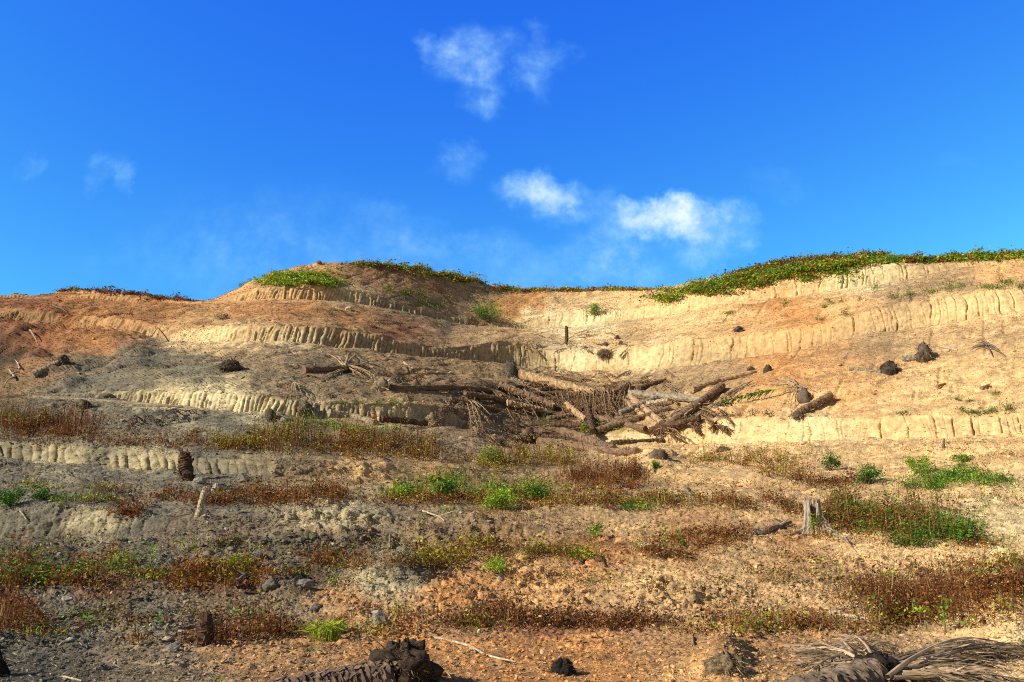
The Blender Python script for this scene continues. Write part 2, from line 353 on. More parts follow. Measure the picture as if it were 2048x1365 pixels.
# fill slopes: rills, clods, stones
clod = (1-CM)*vis
left_m = sm(1100, 800, PXX)
dia = (GX*0.8+S2*0.55)
disp += clod*0.10*vnoise(GX/1.1+3, S2/2.4, 1)*far_amp
rill = vnoise((GX-0.35*S2)/0.45, S2/5.0, 2); disp -= clod*0.09*np.clip(rill-0.35, 0, 1)*sm(40, 55, GY)*lod(.45)*2
coarse = sm(-.15, .6, vnoise(GX/2.7+50, S2/2.2, 1)+.5*vnoise(GX/.9, S2/.8, 3)); fine_ = sm(-.4, .5, vnoise(GX/3.3+80, S2/2.9, 2)+.4*vnoise(GX/1.1, S2/.9, 0))
d1, v1 = cells(GX/0.62+.35*vnoise(GX/.3, S2/.3, 3), S2/0.62, 0); d1 = np.maximum(d1, .22+.2*v1); disp += clod*coarse*(0.03+0.22*v1**3)*(0.6-d1)*lod(.62)*1.5
d2, v2 = cells(GX/0.27+9+.35*vnoise(GX/.13, S2/.13, 2), S2/0.27, 1); d2 = np.maximum(d2, .18+.25*v2); disp += (.25+.75*fine_)*(0.25+0.75*clod)*vis*(0.03+0.14*v2**2)*(1+.6*sm(45, 25, GY))*(0.6-d2)*lod(.27)*1.5
d3, v3 = cells(GX/0.11, S2/0.11+5, 2); disp += vis*(0.012+0.060*v3**2)*(1+.5*sm(45, 25, GY))*(0.6-d3)*lod(.11)*1.4
streak = vnoise((S2-0.55*GX)/0.5, (S2+GX)/6.0, 3)*sm(650, 450, PXX)*sm(680, 700, PYY)*sm(800, 770, PYY); disp += 0.20*streak*vis
wild = sm(330, 120, PXX)*sm(600, 625, PYY)*sm(800, 740, PYY); disp += wild*vis*(0.55*vnoise(GX/3.2, S2/2.6, 1)+0.22*vnoise(GX/1.2, S2/1.3, 2)+.10*vnoise(GX/.5, S2/.5, 3))
crumb = sm(.1, .6, vnoise(GX/2.1+31, S2/1.7, 2)); disp += vis*clod*crumb*(1-.7*sm(650, 450, PXX)*sm(680, 700, PYY)*sm(810, 780, PYY))*(.10*vnoise(GX/.55, S2/.5, 1)+.06*vnoise(GX/.3, S2/.3, 0)*lod(.3))
for (x, y, rx, ry, a) in [(1450,1200,160,26,1), (1270,1212,140,22,1), (640,1092,170,30,1), (900,1085,110,20,1), (1650,1130,140,20,.7), (1080,1205,120,18,.7), (2025,1240,70,42,1.6), (460,1105,90,26,.9), (1320,1000,80,14,.7), (520,975,160,16,.8), (700,1035,60,14,1), (1280,1092,120,14,.6), (1000,890,120,14,.8), (300,1240,260,40,.5), (820,1200,120,20,.7)]:
    zz = np.exp(-((PXX-x)/rx)**2-((PYY-y)/ry)**2)*a*vis*(GY > 6)
    c1, q1 = cells(GX/.42+.3*vnoise(GX/.2, S2/.2, 1), S2/.36, 2); disp += zz*(.30*(q1-.35)*(.75-np.maximum(c1, .25))+.10*vnoise(GX/.30, S2/.28, 1)+.05*vnoise(GX/.13, S2/.12, 0)*lod(.13))
disp += vis*0.045*vnoise(GX/0.42, S2/0.42, 3)*lod(.42)
disp += vis*0.02*vnoise(GX/0.17, S2/0.17, 0)*lod(.17)
disp += vis*0.010*vnoise(GX/0.06, S2/0.06, 1)*lod(.06)
near = np.clip((GY-6)/14, 0.35, 1)
disp = disp*near
GX = GX+N[..., 0]*disp; GY = GY+N[..., 1]*disp; GZ = GZ+N[..., 2]*disp
# soil kinds
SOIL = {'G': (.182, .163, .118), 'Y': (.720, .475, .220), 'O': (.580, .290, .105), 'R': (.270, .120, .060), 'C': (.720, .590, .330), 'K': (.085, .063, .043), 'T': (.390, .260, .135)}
SAMP = """30,600,R 100,612,R 150,590,RO 250,600,OR 350,600,OR 60,640,R 150,640,RO 250,640,OR 30,680,KR 100,680,R 200,680,OR 20,720,K 80,735,TR 20,770,TK 640,535,OT 540,555,T 750,555,RT 850,570,RT 920,600,T 980,590,T 500,590,OY 600,585,OY
500,615,OR 600,625,OR 700,630,RO 800,660,R 400,640,OT 330,630,OR 860,690,RT 200,740,G 300,715,G 400,740,G 150,770,G 500,730,GT 600,720,GT 700,730,TG 800,740,T 900,740,T 560,780,TG 720,790,TG 850,790,T
450,668,CY 380,668,CY 600,670,TC 700,680,T 800,695,T 880,700,T 340,800,C 420,800,C 500,808,C 150,788,G 580,812,TC 720,825,YT 800,830,YC 700,600,TC 800,615,TG 900,640,TG
1030,610,O 1050,660,TY 1150,600,YT 1250,600,Y 1100,640,C 1180,635,C 1000,690,T 950,670,T 1350,610,Y 1400,600,Y 1500,580,Y 1560,600,O 1600,570,Y 1700,550,YC 1720,560,C 1800,590,T 1900,560,T 2000,540,OY 1500,650,OY 1600,640,O 1700,610,OY 1900,615,Y 2020,600,Y 1400,650,Y
1250,670,YT 1300,720,CY 1150,725,C 1200,758,TY 1350,757,T 1450,735,T 1550,740,O 1650,715,TO 1750,690,T 1900,670,TY 1700,780,YO 1850,760,Y 2000,740,Y 2020,690,TY 1500,810,YO 1800,850,Y 1600,860,YC 1450,860,YC 1400,870,Y 2000,850,Y 1900,860,Y 1300,900,Y 1250,875,YC 1400,905,Y 1550,895,Y
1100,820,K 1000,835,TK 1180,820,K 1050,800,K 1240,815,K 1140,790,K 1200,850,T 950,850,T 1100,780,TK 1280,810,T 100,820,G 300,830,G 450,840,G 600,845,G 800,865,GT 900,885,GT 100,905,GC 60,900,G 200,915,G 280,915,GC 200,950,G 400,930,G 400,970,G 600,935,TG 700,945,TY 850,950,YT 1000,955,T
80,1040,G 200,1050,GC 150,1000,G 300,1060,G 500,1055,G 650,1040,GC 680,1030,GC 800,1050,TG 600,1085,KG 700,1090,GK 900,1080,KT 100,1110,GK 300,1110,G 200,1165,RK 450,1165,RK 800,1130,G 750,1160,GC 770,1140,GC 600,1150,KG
1100,1060,T 1250,1040,TY 1400,1050,TO 1350,1100,TO 1200,1100,OR 1080,1100,OT 1300,1150,Y 1500,1110,YT 1700,1115,Y 1900,1110,Y 2000,1060,YC 2000,1000,YC 1800,920,Y 1950,930,Y 1500,1000,TY 1400,985,YT 1600,1090,TO 1250,950,T 1700,960,TY
50,1250,G 150,1220,G 300,1230,G 400,1215,GT 550,1215,GT 100,1330,GK 300,1310,TG 600,1310,TO 500,1290,TO 800,1290,O 900,1330,O 1000,1300,O 700,1205,TO 900,1185,O 1100,1190,OY 1300,1190,YT 1500,1180,YT 1700,1170,YT 1100,1245,R 950,1245,RT 1250,1245,RT 1400,1290,TO 1600,1280,TO 1700,1330,T 2030,1235,Y 2000,1255,Y 2045,1260,YC 1880,1200,RT 1200,1340,O 1400,1340,OY 1200,1290,O""".split()
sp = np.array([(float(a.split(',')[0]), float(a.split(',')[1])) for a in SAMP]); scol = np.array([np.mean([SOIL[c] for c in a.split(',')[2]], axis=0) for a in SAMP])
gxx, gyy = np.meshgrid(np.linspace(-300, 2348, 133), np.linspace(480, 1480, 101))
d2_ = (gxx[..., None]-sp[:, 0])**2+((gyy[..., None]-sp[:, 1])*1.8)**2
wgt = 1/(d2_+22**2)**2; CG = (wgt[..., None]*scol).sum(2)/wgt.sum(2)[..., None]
def soil_at(px, py):
    a = np.clip((px+300)/2648*132, 0, 131.99); b = np.clip((py-480)/1000*100, 0, 99.99)
    i = a.astype(int); j = b.astype(int); fa = (a-i)[..., None]; fb_ = (b-j)[..., None]
    return (CG[j, i]*(1-fa)+CG[j, i+1]*fa)*(1-fb_)+(CG[j+1, i]*(1-fa)+CG[j+1, i+1]*fa)*fb_
PXX, PYY = project(GX, np.maximum(GY, 2), GZ)
wv = 16*vnoise(GX/1.7, S2/1.7, 2)+10*vnoise(GX/.5, S2/.5, 3); wu = 34*vnoise(GX/1.9, S2/1.9, 0)+20*vnoise(GX/.55, S2/.55, 1)
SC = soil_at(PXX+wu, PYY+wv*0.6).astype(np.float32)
# separate lumps have their own colour; fresh cuts are cleaner
var = 1+0.34*(v2-.5)+0.28*(v1-.5)*clod+0.30*(v3-.5)*lod(.11)+0.16*vnoise(GX/3.1, S2/1.2, 1)
SC = SC*np.clip(var, .4, 1.8)[..., None]
patch = sm(0.15, 0.75, vnoise(GX/4.3, S2/1.6, 3)+0.4*vnoise(GX/.8, S2/.5, 2))[..., None]
SC = SC*(1-patch*0.25*clod[..., None])+np.array(SOIL['R'])*patch*0.25*clod[..., None]
fresh = (CM*sm(965, 930, PYY))[..., None]       # newly dug faces show cleaner, paler clay than the tipped spoil
SC = SC*(1-.22*fresh)+np.array((.70, .535, .27))*.22*fresh*.95
IDX = np.arange(NR*NC, dtype=np.int64).reshape(NR, NC)
Q = np.stack([IDX[:-1, :-1], IDX[:-1, 1:], IDX[1:, 1:], IDX[1:, :-1]], -1).reshape(-1)
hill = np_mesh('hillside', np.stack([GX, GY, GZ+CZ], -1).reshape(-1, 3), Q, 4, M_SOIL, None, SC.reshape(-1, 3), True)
prop(hill, kind='structure')

# first-hit lookup: image position -> point of the ground seen there
NG = normals()
LW, LH = 1200, 460                              # raster covering x -176..2224, y 480..1400 in steps of 2
run = np.minimum.accumulate(np.where(GY > 5, PYY, 1e9), axis=0)
seen = (PYY <= run+0.5) & (GY > 5)
ok = np.argwhere(seen)
li = ((PXX[seen]+176)/2).astype(int); lj = ((PYY[seen]-480)/2).astype(int); dd = GY[seen]
m = (li >= 0) & (li < LW) & (lj >= 0) & (lj < LH)
ok, li, lj, dd = ok[m], li[m], lj[m], dd[m]
order = np.argsort(-dd); LK = np.full((LH, LW, 2), -1, np.int32); LK[lj[order], li[order]] = ok[order]
for _ in range(40):                             # spread into empty cells, downwards first
    e = LK[..., 0] < 0
    if not e.any(): break
    for sh, ax in ((-1, 0), (1, 1), (-1, 1), (1, 0)):
        r = np.roll(LK, sh, axis=ax); e = LK[..., 0] < 0; LK[e] = r[e]
def lookup(x, y):
    i = np.clip(((np.asarray(x, float)+176)/2).astype(int), 0, LW-1); j = np.clip(((np.asarray(y, float)-480)/2).astype(int), 0, LH-1)
    k = LK[j, i]; return k[..., 0], k[..., 1]
def ground(x, y):
    r, c = lookup(x, y); P = np.stack([GX[r, c], GY[r, c], GZ[r, c]+CZ], -1); return P, NG[r, c]
def ray_at(x, y, Y):                            # point on the sight line at depth Y
    Z = zray(y, Y); d = Y*CP+Z*SP; return np.array([(x-CX)/F*d, Y, Z+CZ])
def on(x, y, toward=0.0):                       # point seen at x,y, brought forward from the ground by some metres
    P, n = ground(x, y); return ray_at(x, y, float(P[1])-toward)
def mpp(x, y):                                  # metres per photo pixel there
    return float(ground(x, y)[0][1])/F/CP

# ------------------------------------------------------------------ loose stones and twigs
def ico():
    t = (1+5**.5)/2
    v = np.array([(-1,t,0),(1,t,0),(-1,-t,0),(1,-t,0),(0,-1,t),(0,1,t),(0,-1,-t),(0,1,-t),(t,0,-1),(t,0,1),(-t,0,-1),(-t,0,1)], float); v /= np.linalg.norm(v[0])
    f = np.array([(0,11,5),(0,5,1),(0,1,7),(0,7,10),(0,10,11),(1,5,9),(5,11,4),(11,10,2),(10,7,6),(7,1,8),(3,9,4),(3,4,2),(3,2,6),(3,6,8),(3,8,9),(4,9,5),(2,4,11),(6,2,10),(8,6,7),(9,8,1)])
    return v, f
IV, IF = ico()
OV = np.array([(1,0,0),(-1,0,0),(0,1,0),(0,-1,0),(0,0,1),(0,0,-1)], float); OF = np.array([(0,2,4),(2,1,4),(1,3,4),(3,0,4),(2,0,5),(1,2,5),(3,1,5),(0,3,5)])
def rocks(name, Ps, Rs, cols, mat, flat=0.65):
    """angular stones: the larger ones with twenty facets, the small chips with eight"""
    VV, FF, CCc, off = [], [], [], 0
    for P, R, c, (bv, bf) in zip(Ps, Rs, cols, ((IV, IF), (OV, OF))):
        n, m = len(P), len(bv); V = bv[None]*(1+0.28*rng.standard_normal((n, m, 1)))*rng.uniform(.6, 1.35, (n, 1, 3))
        a = rng.uniform(0, 6.28, n); ca, sa = np.cos(a)[:, None], np.sin(a)[:, None]
        V = np.stack([V[..., 0]*ca-V[..., 1]*sa, V[..., 0]*sa+V[..., 1]*ca, V[..., 2]*flat], -1)*R[:, None, None]+P[:, None, :]
        VV.append(V.reshape(-1, 3)); FF.append((bf[None]+np.arange(n)[:, None, None]*m+off).reshape(-1)); CCc.append(np.repeat(c, m, 0)); off += n*m
    return np_mesh(name, np.concatenate(VV), np.concatenate(FF), 3, mat, None, np.concatenate(CCc))
NST = 90000
sx = rng.uniform(-150, 2200, NST); sy = np.where(rng.random(NST) < .55, rng.uniform(840, 1395, NST), rng.uniform(530, 900, NST))
r_, c_ = lookup(sx, sy); Pg = np.stack([GX[r_, c_], GY[r_, c_], GZ[r_, c_]+CZ], -1)
pxm = Pg[:, 1]/887.0
rough_zone = np.zeros(NST)
for (x, y, rx, ry, a) in [(600,1085,150,28,1),(900,1085,150,25,.8),(450,1100,150,30,.5),(250,1100,200,40,.3),(300,1230,350,60,.35),(500,970,200,30,.4),(600,845,200,15,.4),(1350,1200,300,40,.4),(1000,890,150,20,.4),(700,730,300,60,.3)]:
    rough_zone = np.maximum(rough_zone, a*np.exp(-((sx-x)/rx)**2-((sy-y)/ry)**2))
Rr = np.minimum(0.010*(1-rng.random(NST))**(-0.45)*(1+1.0*rough_zone), pxm*(2.4+2.2*rough_zone))
Rr = np.minimum(np.maximum(Rr, pxm*0.62), 0.20)
clr = soil_at(sx, sy); gr = np.array([.31, .27, .195]); kk = rng.random(NST)[:, None]
clr = np.where(kk < .22*(sx < 1000)[:, None], gr, clr)*rng.uniform(.6, 1.5, (NST, 1))
keep = (rng.random(NST) < (0.55+0.45*rough_zone)) & ((CM[r_, c_] < .3) | (rng.random(NST) < .15))
NSM = 230000                                   # fine chips
fx_ = rng.uniform(-150, 2200, NSM); fy_ = rng.uniform(525, 1395, NSM); fr, fc = lookup(fx_, fy_); Pf = np.stack([GX[fr, fc], GY[fr, fc], GZ[fr, fc]+CZ], -1)
Rf = Pf[:, 1]/887.0*(0.42+.35*rng.random(NSM)**2)*(Pf[:, 1] > 6)
fk = (CM[fr, fc] < .25) & (vnoise(Pf[:, 0]/1.6, (Pf[:, 1]+Pf[:, 2])/1.4, 2)*.5+.6 > rng.random(NSM)); cf = soil_at(fx_, fy_)*rng.choice([.35, .7, 1.0, 1.3, 1.6], (NSM, 1)); kk = rng.random(NSM)[:, None]
cf = np.where(kk < .18*(fx_ < 1000)[:, None], gr*1.2, cf)
g = rocks('gravel', [(Pg+np.array([0, 0, .3])*Rr[:, None])[keep], (Pf+np.array([0, 0, .35])*Rf[:, None])[fk]], [Rr[keep], Rf[fk]], [clr[keep], cf[fk]], M_ROCK)
prop(g, 'loose stones and clods scattered over the whole terraced slope', 'gravel', kind='stuff')

NT = 9000
tx = rng.uniform(-100, 2150, NT); ty = rng.uniform(850, 1390, NT)
Pt, _ = ground(tx, ty)
an = rng.uniform(0, np.pi, NT); ln = rng.uniform(.05, .35, NT)*np.clip(Pt[:, 1]/22, .5, 1.6)
dv_ = np.stack([np.cos(an), np.sin(an)*.6, rng.uniform(-.05, .35, NT)], -1)*ln[:, None]
tw = MB(); base = Pt+np.array([0, 0, .015])
tcol = np.array([(.30, .24, .17), (.16, .11, .07), (.42, .36, .28), (.09, .06, .045)])[rng.integers(0, 4, NT)]
tw.strips(base-dv_*.5, base+dv_*.5, np.maximum(.006, Pt[:, 1]/887*.28), tcol)
prop(tw.build('twig_litter', M_STEM), 'dry twigs and straw strewn thinly over the lower slope', 'twigs', kind='stuff')

# ------------------------------------------------------------------ plants
PAL = {'red': (.190, .062, .014), 'rust': (.300, .115, .022), 'dark': (.070, .030, .012), 'yg': (.400, .380, .030), 'green': (.130, .280, .022), 'deep': (.055, .150, .014), 'lime': (.290, .480, .040), 'straw': (.420, .300, .110), 'purple': (.180, .085, .070)}
def leaves(C, size, col, droop=0.0, aspect=0.5):
    """diamond leaves at C (n,3)"""
    n = len(C); d = rng.standard_normal((n, 3)); d[:, 2] = d[:, 2]*.6-droop; d /= np.linalg.norm(d, axis=1, keepdims=True)
    s = np.cross(d, rng.standard_normal((n, 3))); s /= np.linalg.norm(s, axis=1, keepdims=True)+1e-9
    L = size[:, None]
    V = np.stack([C-d*L*.5, C+s*L*aspect*.5, C+d*L*.5, C-s*L*aspect*.5], 1).reshape(-1, 3)
    return V, np.arange(n*4), np.repeat(col, 4, 0)
def mixcol(n, pal, top=None, u=None):
    ks = list(pal.keys()); p = np.array([pal[k] for k in ks], float); p /= p.sum()
    c = np.array([PAL[k] for k in ks])[rng.choice(len(ks), n, p=p)]
    return c*rng.uniform(.65, 1.4, (n, 1))
def patch_of(label, spots, pal, h=0.5, dens=1.0, leaf=0.07, nl=13, tip=None, cat='weeds', name='weed_patch', kind='stuff', stem='red', spread=.12):
    """spots: (cx, cy, rx, ry) ellipses in the photo; plants stand on the ground seen there"""
    PX, PY = [], []
    for (x, y, rx, ry) in spots:
        n = int(dens*rx*ry*0.14)+3
        r = np.sqrt(rng.random(n))*rng.choice([.55, .85, 1.0, 1.25, 1.6], n, p=[.2, .3, .28, .16, .06]); a = rng.uniform(0, 6.283, n)
        w = 1+.25*np.sin(a*3+x)+.2*np.sin(a*5+y)
        PX.append(x+rx*r*w*np.cos(a)); PY.append(y+ry*r*w*np.sin(a))
    PX = np.concatenate(PX); PY = np.concatenate(PY); P, _ = ground(PX, np.maximum(PY, 500))
    n = len(P); clump = 0.25+1.25*np.clip(vnoise(P[:, 0]/.8, P[:, 1]/.8, 1)*.8+.5, 0, 1)
    H = h*clump*rng.uniform(.35, 1.35, n)*rng.choice([.6, 1, 1.5], n, p=[.35, .5, .15])
    lean = rng.standard_normal((n, 3))*.16; lean[:, 2] = 1; T = P+lean*H[:, None]
    mb = MB(); mb.strips(P-np.array([0, 0, .05]), T, np.maximum(.006, P[:, 1]/887*.26), mixcol(n, {stem: 1, 'dark': .5, 'straw': .35}))
    u = rng.uniform(.15, 1.05, (n, nl)); C = (P[:, None]+(T-P)[:, None]*u[..., None]+rng.standard_normal((n, nl, 3))*np.array([spread, spread, .04])).reshape(-1, 3)
    pc = mixcol(n, pal); cc = np.repeat(pc, nl, 0)*rng.uniform(.7, 1.35, (n*nl, 1))
    if tip:                                      # green growth on the upper shoots
        k = (u.ravel() > .6) & (rng.random(n*nl) < tip[1]); cc[k] = mixcol(k.sum(), {tip[0]: 1})
    sz = np.maximum(leaf*rng.uniform(.5, 1.3, n*nl)*np.repeat(rng.choice([.7, 1, 1.5], n), nl), np.repeat(P[:, 1], nl)/887*1.0)
    V, Fq, c4 = leaves(C, sz, cc, .15); mb.add(V, Fq, c4)
    return prop(mb.build(name, M_LEAF), label, cat, kind=kind)
def shrub(label, x, y, wpx, hpx, pal, cat='shrub', name='shrub', leaf=.09, n=900, group=None, droop=.1, sink=.0):
    """a rounded leafy shrub whose foot is seen at x,y"""
    P, _ = ground(x, y); k = mpp(x, y); W, H = wpx*k*.5, hpx*k
    root = empty(name, P); prop(root, label, cat, group)
    nc = 11; cl = rng.standard_normal((nc, 3)); cl /= np.linalg.norm(cl, axis=1, keepdims=True); cl[:, 2] = abs(cl[:, 2])
    cl = cl*rng.uniform(.35, .85, (nc, 1))*np.array([W, W*.8, H*.75])+P+np.array([0, 0, H*.18])
    w = rng.integers(0, nc, n); rr = rng.standard_normal((n, 3))*np.array([W, W*.8, H*.7])*.20
    C = cl[w]+rr; C[:, 2] = np.maximum(C[:, 2], P[2]-.25*H)
    cb = mixcol(nc, pal); cc = cb[w]*.6+mixcol(n, pal)*.4; cc = cc*rng.uniform(.75, 1.3, (n, 1))
    V, Fq, c4 = leaves(C, np.maximum(leaf, P[1]/887*1.2)*rng.uniform(.6, 1.35, n), cc, droop)
    np_mesh('foliage', V, Fq, 4, M_LEAF, root, c4)
    mb = MB()
    for i in range(nc):
        b = P+rng.standard_normal(3)*np.array([.1*W, .1*W, 0])-np.array([0, 0, .05]); q = np.stack([b, b*.5+cl[i]*.5+rng.standard_normal(3)*.05*W, cl[i]])
        mb.tube(q, np.array([1, .7, .3])*max(.008, .02*H), 5, (.11, .075, .045), cap=False)
    mb.build('stem', M_STEM, root)
    return root
def stem_plant(label, x, y, hpx, pal, nleaf=26, leaf=.14, lean=0.0, umbrella=False, cat='sapling', name='sapling'):
    P, _ = ground(x, y); k = mpp(x, y); H = hpx*k; root = empty(name, P); prop(root, label, cat)
    top = P+np.array([lean*H, 0, H]); mid = P+np.array([lean*H*.35, 0, H*.5]); mb = MB()
    mb.tube(np.stack([P-np.array([0, 0, .05]), mid, top]), [.02, .014, .008], 6, (.16, .17, .06), cap=False); mb.build('stem', M_STEM, root)
    u = rng.uniform(.8 if umbrella else .25, 1.02, nleaf); C = P+(top-P)*u[:, None]+rng.standard_normal((nleaf, 3))*np.array([.28*H if umbrella else .13*H, .2*H if umbrella else .13*H, .04*H])
    V, Fq, c4 = leaves(C, leaf*rng.uniform(.7, 1.4, nleaf), mixcol(nleaf, pal), .3, .55); np_mesh('foliage', V, Fq, 4, M_LEAF, root, c4); return root
def grass_tuft(label, x, y, wpx, hpx, pal, n=120, cat='grass tuft', name='grass_tuft', wid=.012):
    P, _ = ground(x, y); k = mpp(x, y); W, H = wpx*k*.5, hpx*k
    A = P+rng.standard_normal((n, 3))*np.array([W*.3, W*.2, 0])-np.array([0, 0, .03]); d = rng.standard_normal((n, 3))*np.array([W*.5, W*.35, 0]); M = A+d*.4+np.array([0, 0, 1])*H*rng.uniform(.5, .9, (n, 1)); B = A+d*1.3+np.array([0, 0, 1])*H*rng.uniform(.4, 1.0, (n, 1))
    mb = MB(); c = mixcol(n, pal); mb.strips(A, M, np.full(n, wid), c); mb.strips(M-(M-A)*.15, B, np.full(n, wid*.8), c)
    return prop(mb.build(name, M_LEAF), label, cat)

RED = {'red': 5, 'rust': 3, 'dark': 2}; REDG = {'red': 4, 'rust': 3, 'yg': 2, 'dark': 1}; GRN = {'green': 4, 'yg': 2, 'deep': 2}; LIM = {'lime': 4, 'green': 3, 'yg': 2}; DEEP = {'deep': 4, 'green': 2}
patch_of('dense rust red weeds filling the ledge at the left edge above a grooved grey bank', [(90,862,110,26),(40,850,60,22),(150,870,50,16)], RED, .85, 1.3, tip=('yg', .10))
patch_of('green leafy weeds topping the rust red thicket at the far left edge', [(20,838,40,12),(80,842,40,8)], {'green': 3, 'yg': 2, 'rust': 2}, .7, .9)
patch_of('sparse rust weeds between the far left thicket and the yellowish weeds', [(240,885,50,14),(330,893,70,12),(390,888,30,14)], RED, .5, .5)
patch_of('yellow green and rust weeds on the ledge below the dark dome shaped root ball', [(520,888,90,22),(460,893,40,14),(590,880,40,18)], REDG, .7, 1.5, tip=('yg', .55))
patch_of('fresh green weeds along the crest under the two toppled palm logs', [(590,856,45,8),(680,862,50,9),(740,866,60,8),(640,852,60,6)], {'green': 4, 'deep': 2, 'lime': 1}, .45, 1.1)
patch_of('long belt of dark rust weeds below the log with the orange splinter', [(760,898,110,24),(690,893,50,20),(840,910,50,16),(640,890,26,16)], {'red': 5, 'dark': 2, 'rust': 3, 'yg': 1}, .7, 1.6, tip=('yg', .22))
patch_of('yellow tipped weeds on the ledge under the pile of shaggy logs', [(1060,922,100,14),(1120,925,40,10),(990,930,40,12)], {'rust': 3, 'yg': 4, 'red': 3}, .6, 1.5, tip=('yg', .45))
patch_of('thin rust weeds at the foot of the grey rubble below the crest', [(920,918,60,10)], RED, .4, .6)
patch_of('tall dry rust weeds on the knoll right of the pale green bush', [(1205,968,85,26),(1160,960,40,18),(1270,962,25,22)], RED, .7, 1.3, tip=('rust', .3))
patch_of('low rust weeds at the foot of the pale green bush', [(1100,1008,150,11),(930,1000,120,14),(820,1002,90,12),(1220,1006,80,10)], {'red': 4, 'rust': 3, 'yg': 1.5}, .4, 1.0, tip=('yg', .2))
patch_of('rust weeds in a long strip right of the pale upright snag', [(560,1000,130,17),(660,992,50,17),(430,1000,60,12)], RED, .5, 1.2, tip=('yg', .12))
patch_of('rust weeds around the foot of the pale upright snag', [(340,995,60,10),(390,1005,30,14)], RED, .35, .5)
patch_of('single rust clump on the grey slope near the left tooth marked bank', [(262,1022,38,14)], RED, .5, 1.4)
patch_of('rust and yellow weeds running down the yellow slope left of the dark green shrubs', [(1500,925,90,18),(1570,945,50,16),(1420,920,40,12)], REDG, .5, 1.1, tip=('yg', .35))
patch_of('rust weeds between the two dark green shrubs on the yellow slope', [(1640,965,50,12),(1690,965,40,14),(1600,958,40,10)], RED, .5, 1.0)
patch_of('bright green creeper spread over the yellow slope at the right edge', [(1880,960,75,16),(1930,950,60,14),(1990,965,50,10),(1850,975,60,8)], {'green': 5, 'lime': 2, 'deep': 2}, .3, 1.6)
patch_of('large rust and green thicket right of the hollow grey stump', [(1750,1040,130,30),(1690,1040,60,28),(1830,1058,80,26)], {'red': 4, 'rust': 3, 'green': 2, 'dark': 2}, .75, 1.7, tip=('green', .25))
patch_of('deep green weeds at the right end of the thicket beside the hollow stump', [(1880,1065,70,22),(1920,1075,50,14),(1830,1085,40,12)], {'green': 3, 'deep': 4, 'rust': 1}, .6, 1.3)
patch_of('mixed rust and green weeds left of the hollow grey stump', [(1440,1003,60,12),(1350,1010,60,12),(1480,1015,40,10),(1310,1000,40,14)], {'green': 2, 'rust': 3, 'red': 3}, .45, 1.0)
patch_of('low green weeds on the flat below the tall dry rust knoll', [(1250,1008,60,8),(1280,1020,50,6)], GRN, .22, 1.0)
patch_of('rust stubble below and left of the fallen bark slab', [(1380,1080,70,14),(1440,1085,50,14),(1330,1112,60,8),(1480,1070,40,8)], {'rust': 4, 'red': 3, 'straw': 2}, .32, .9)
patch_of('rust weeds just right of the hollow stump roots', [(1545,1005,40,8),(1580,1020,22,10)], RED, .4, 1.0)
patch_of('rust and green weeds at the left edge beside the flat stones', [(60,1150,60,20),(140,1165,60,12),(20,1170,30,14)], {'red': 3, 'rust': 3, 'green': 3}, .4, .9)
patch_of('green and rust weeds in front of the grey gravel bank at left', [(230,1130,40,14),(170,1140,40,8),(300,1150,60,8)], {'rust': 3, 'green': 3, 'yg': 2}, .35, .8)
patch_of('rust weeds under the lime green shrub beside the charred branch', [(430,1150,110,14),(370,1172,60,10),(480,1168,60,8)], {'rust': 4, 'red': 3, 'yg': 1}, .35, 1.0)
patch_of('small rust weeds on the dark rubble bank', [(650,1120,45,18),(690,1135,40,10)], {'red': 3, 'rust': 3, 'green': 1}, .4, .8)
patch_of('rust and olive grass above the pale grey mound', [(900,1120,70,18),(860,1130,30,10),(960,1092,40,8)], {'rust': 4, 'yg': 3, 'red': 2}, .4, .9, tip=('yg', .3))
patch_of('short olive green weeds on the orange ground right of the pale grey mound', [(1100,1105,70,10),(1160,1115,50,10)], {'yg': 3, 'green': 3, 'rust': 3}, .28, .7)
patch_of('near rust thicket cut by the left edge of the view', [(20,1250,55,36),(10,1215,30,20)], RED, .5, .9, leaf=.05)
patch_of('dark rust weeds around the charred stump', [(470,1275,110,10),(420,1285,60,8),(560,1265,70,14)], {'red': 4, 'dark': 3, 'rust': 2}, .3, .7, leaf=.045)
patch_of('belt of dead rust weeds across the middle foreground', [(1100,1246,190,15),(960,1240,60,16),(1250,1250,120,12)], {'red': 4, 'dark': 3, 'rust': 2, 'straw': 1}, .3, 1.0, leaf=.045)
patch_of('broad carpet of dead rust weeds at the right edge behind the cracked yellow mound', [(1830,1215,140,34),(1930,1190,130,26),(1760,1195,80,20),(2020,1180,60,20)], {'red': 5, 'dark': 2, 'rust': 3, 'straw': 1}, .34, 1.0, leaf=.045)
patch_of('sparse rust weeds in front of the pale bent branch', [(1560,1240,110,16),(1490,1250,50,12),(1640,1250,50,12)], {'rust': 3, 'red': 3, 'straw': 2, 'yg': 1}, .3, .6, leaf=.045)
patch_of('thin dry weeds on the far left flat below the digger marks', [(200,1000,60,8),(120,1000,40,8),(70,975,40,8)], {'green': 3, 'yg': 1, 'rust': 1}, .3, .6)
patch_of('broad green weeds across the middle of the slope around the round bushes', [(880,978,110,12),(1010,985,90,18),(810,985,50,10),(1070,985,50,14)], {'green': 5, 'lime': 2, 'yg': 2, 'deep': 2}, .5, 1.3)
sc_pal = {'red': 4, 'rust': 4, 'dark': 2, 'green': 2, 'yg': 2, 'straw': 1}
patch_of('single scattered rust and green weeds thinly dotting the whole lower slope', [(rng.uniform(0, 2048), rng.choice([895, 985, 1000, 1090, 1150, 1165, 1240, 1260, 1105])+rng.normal(0, 16), rng.uniform(20, 110), rng.uniform(3, 10)) for _ in range(150)], sc_pal, .28, .35, leaf=.05, name='scattered_weeds')
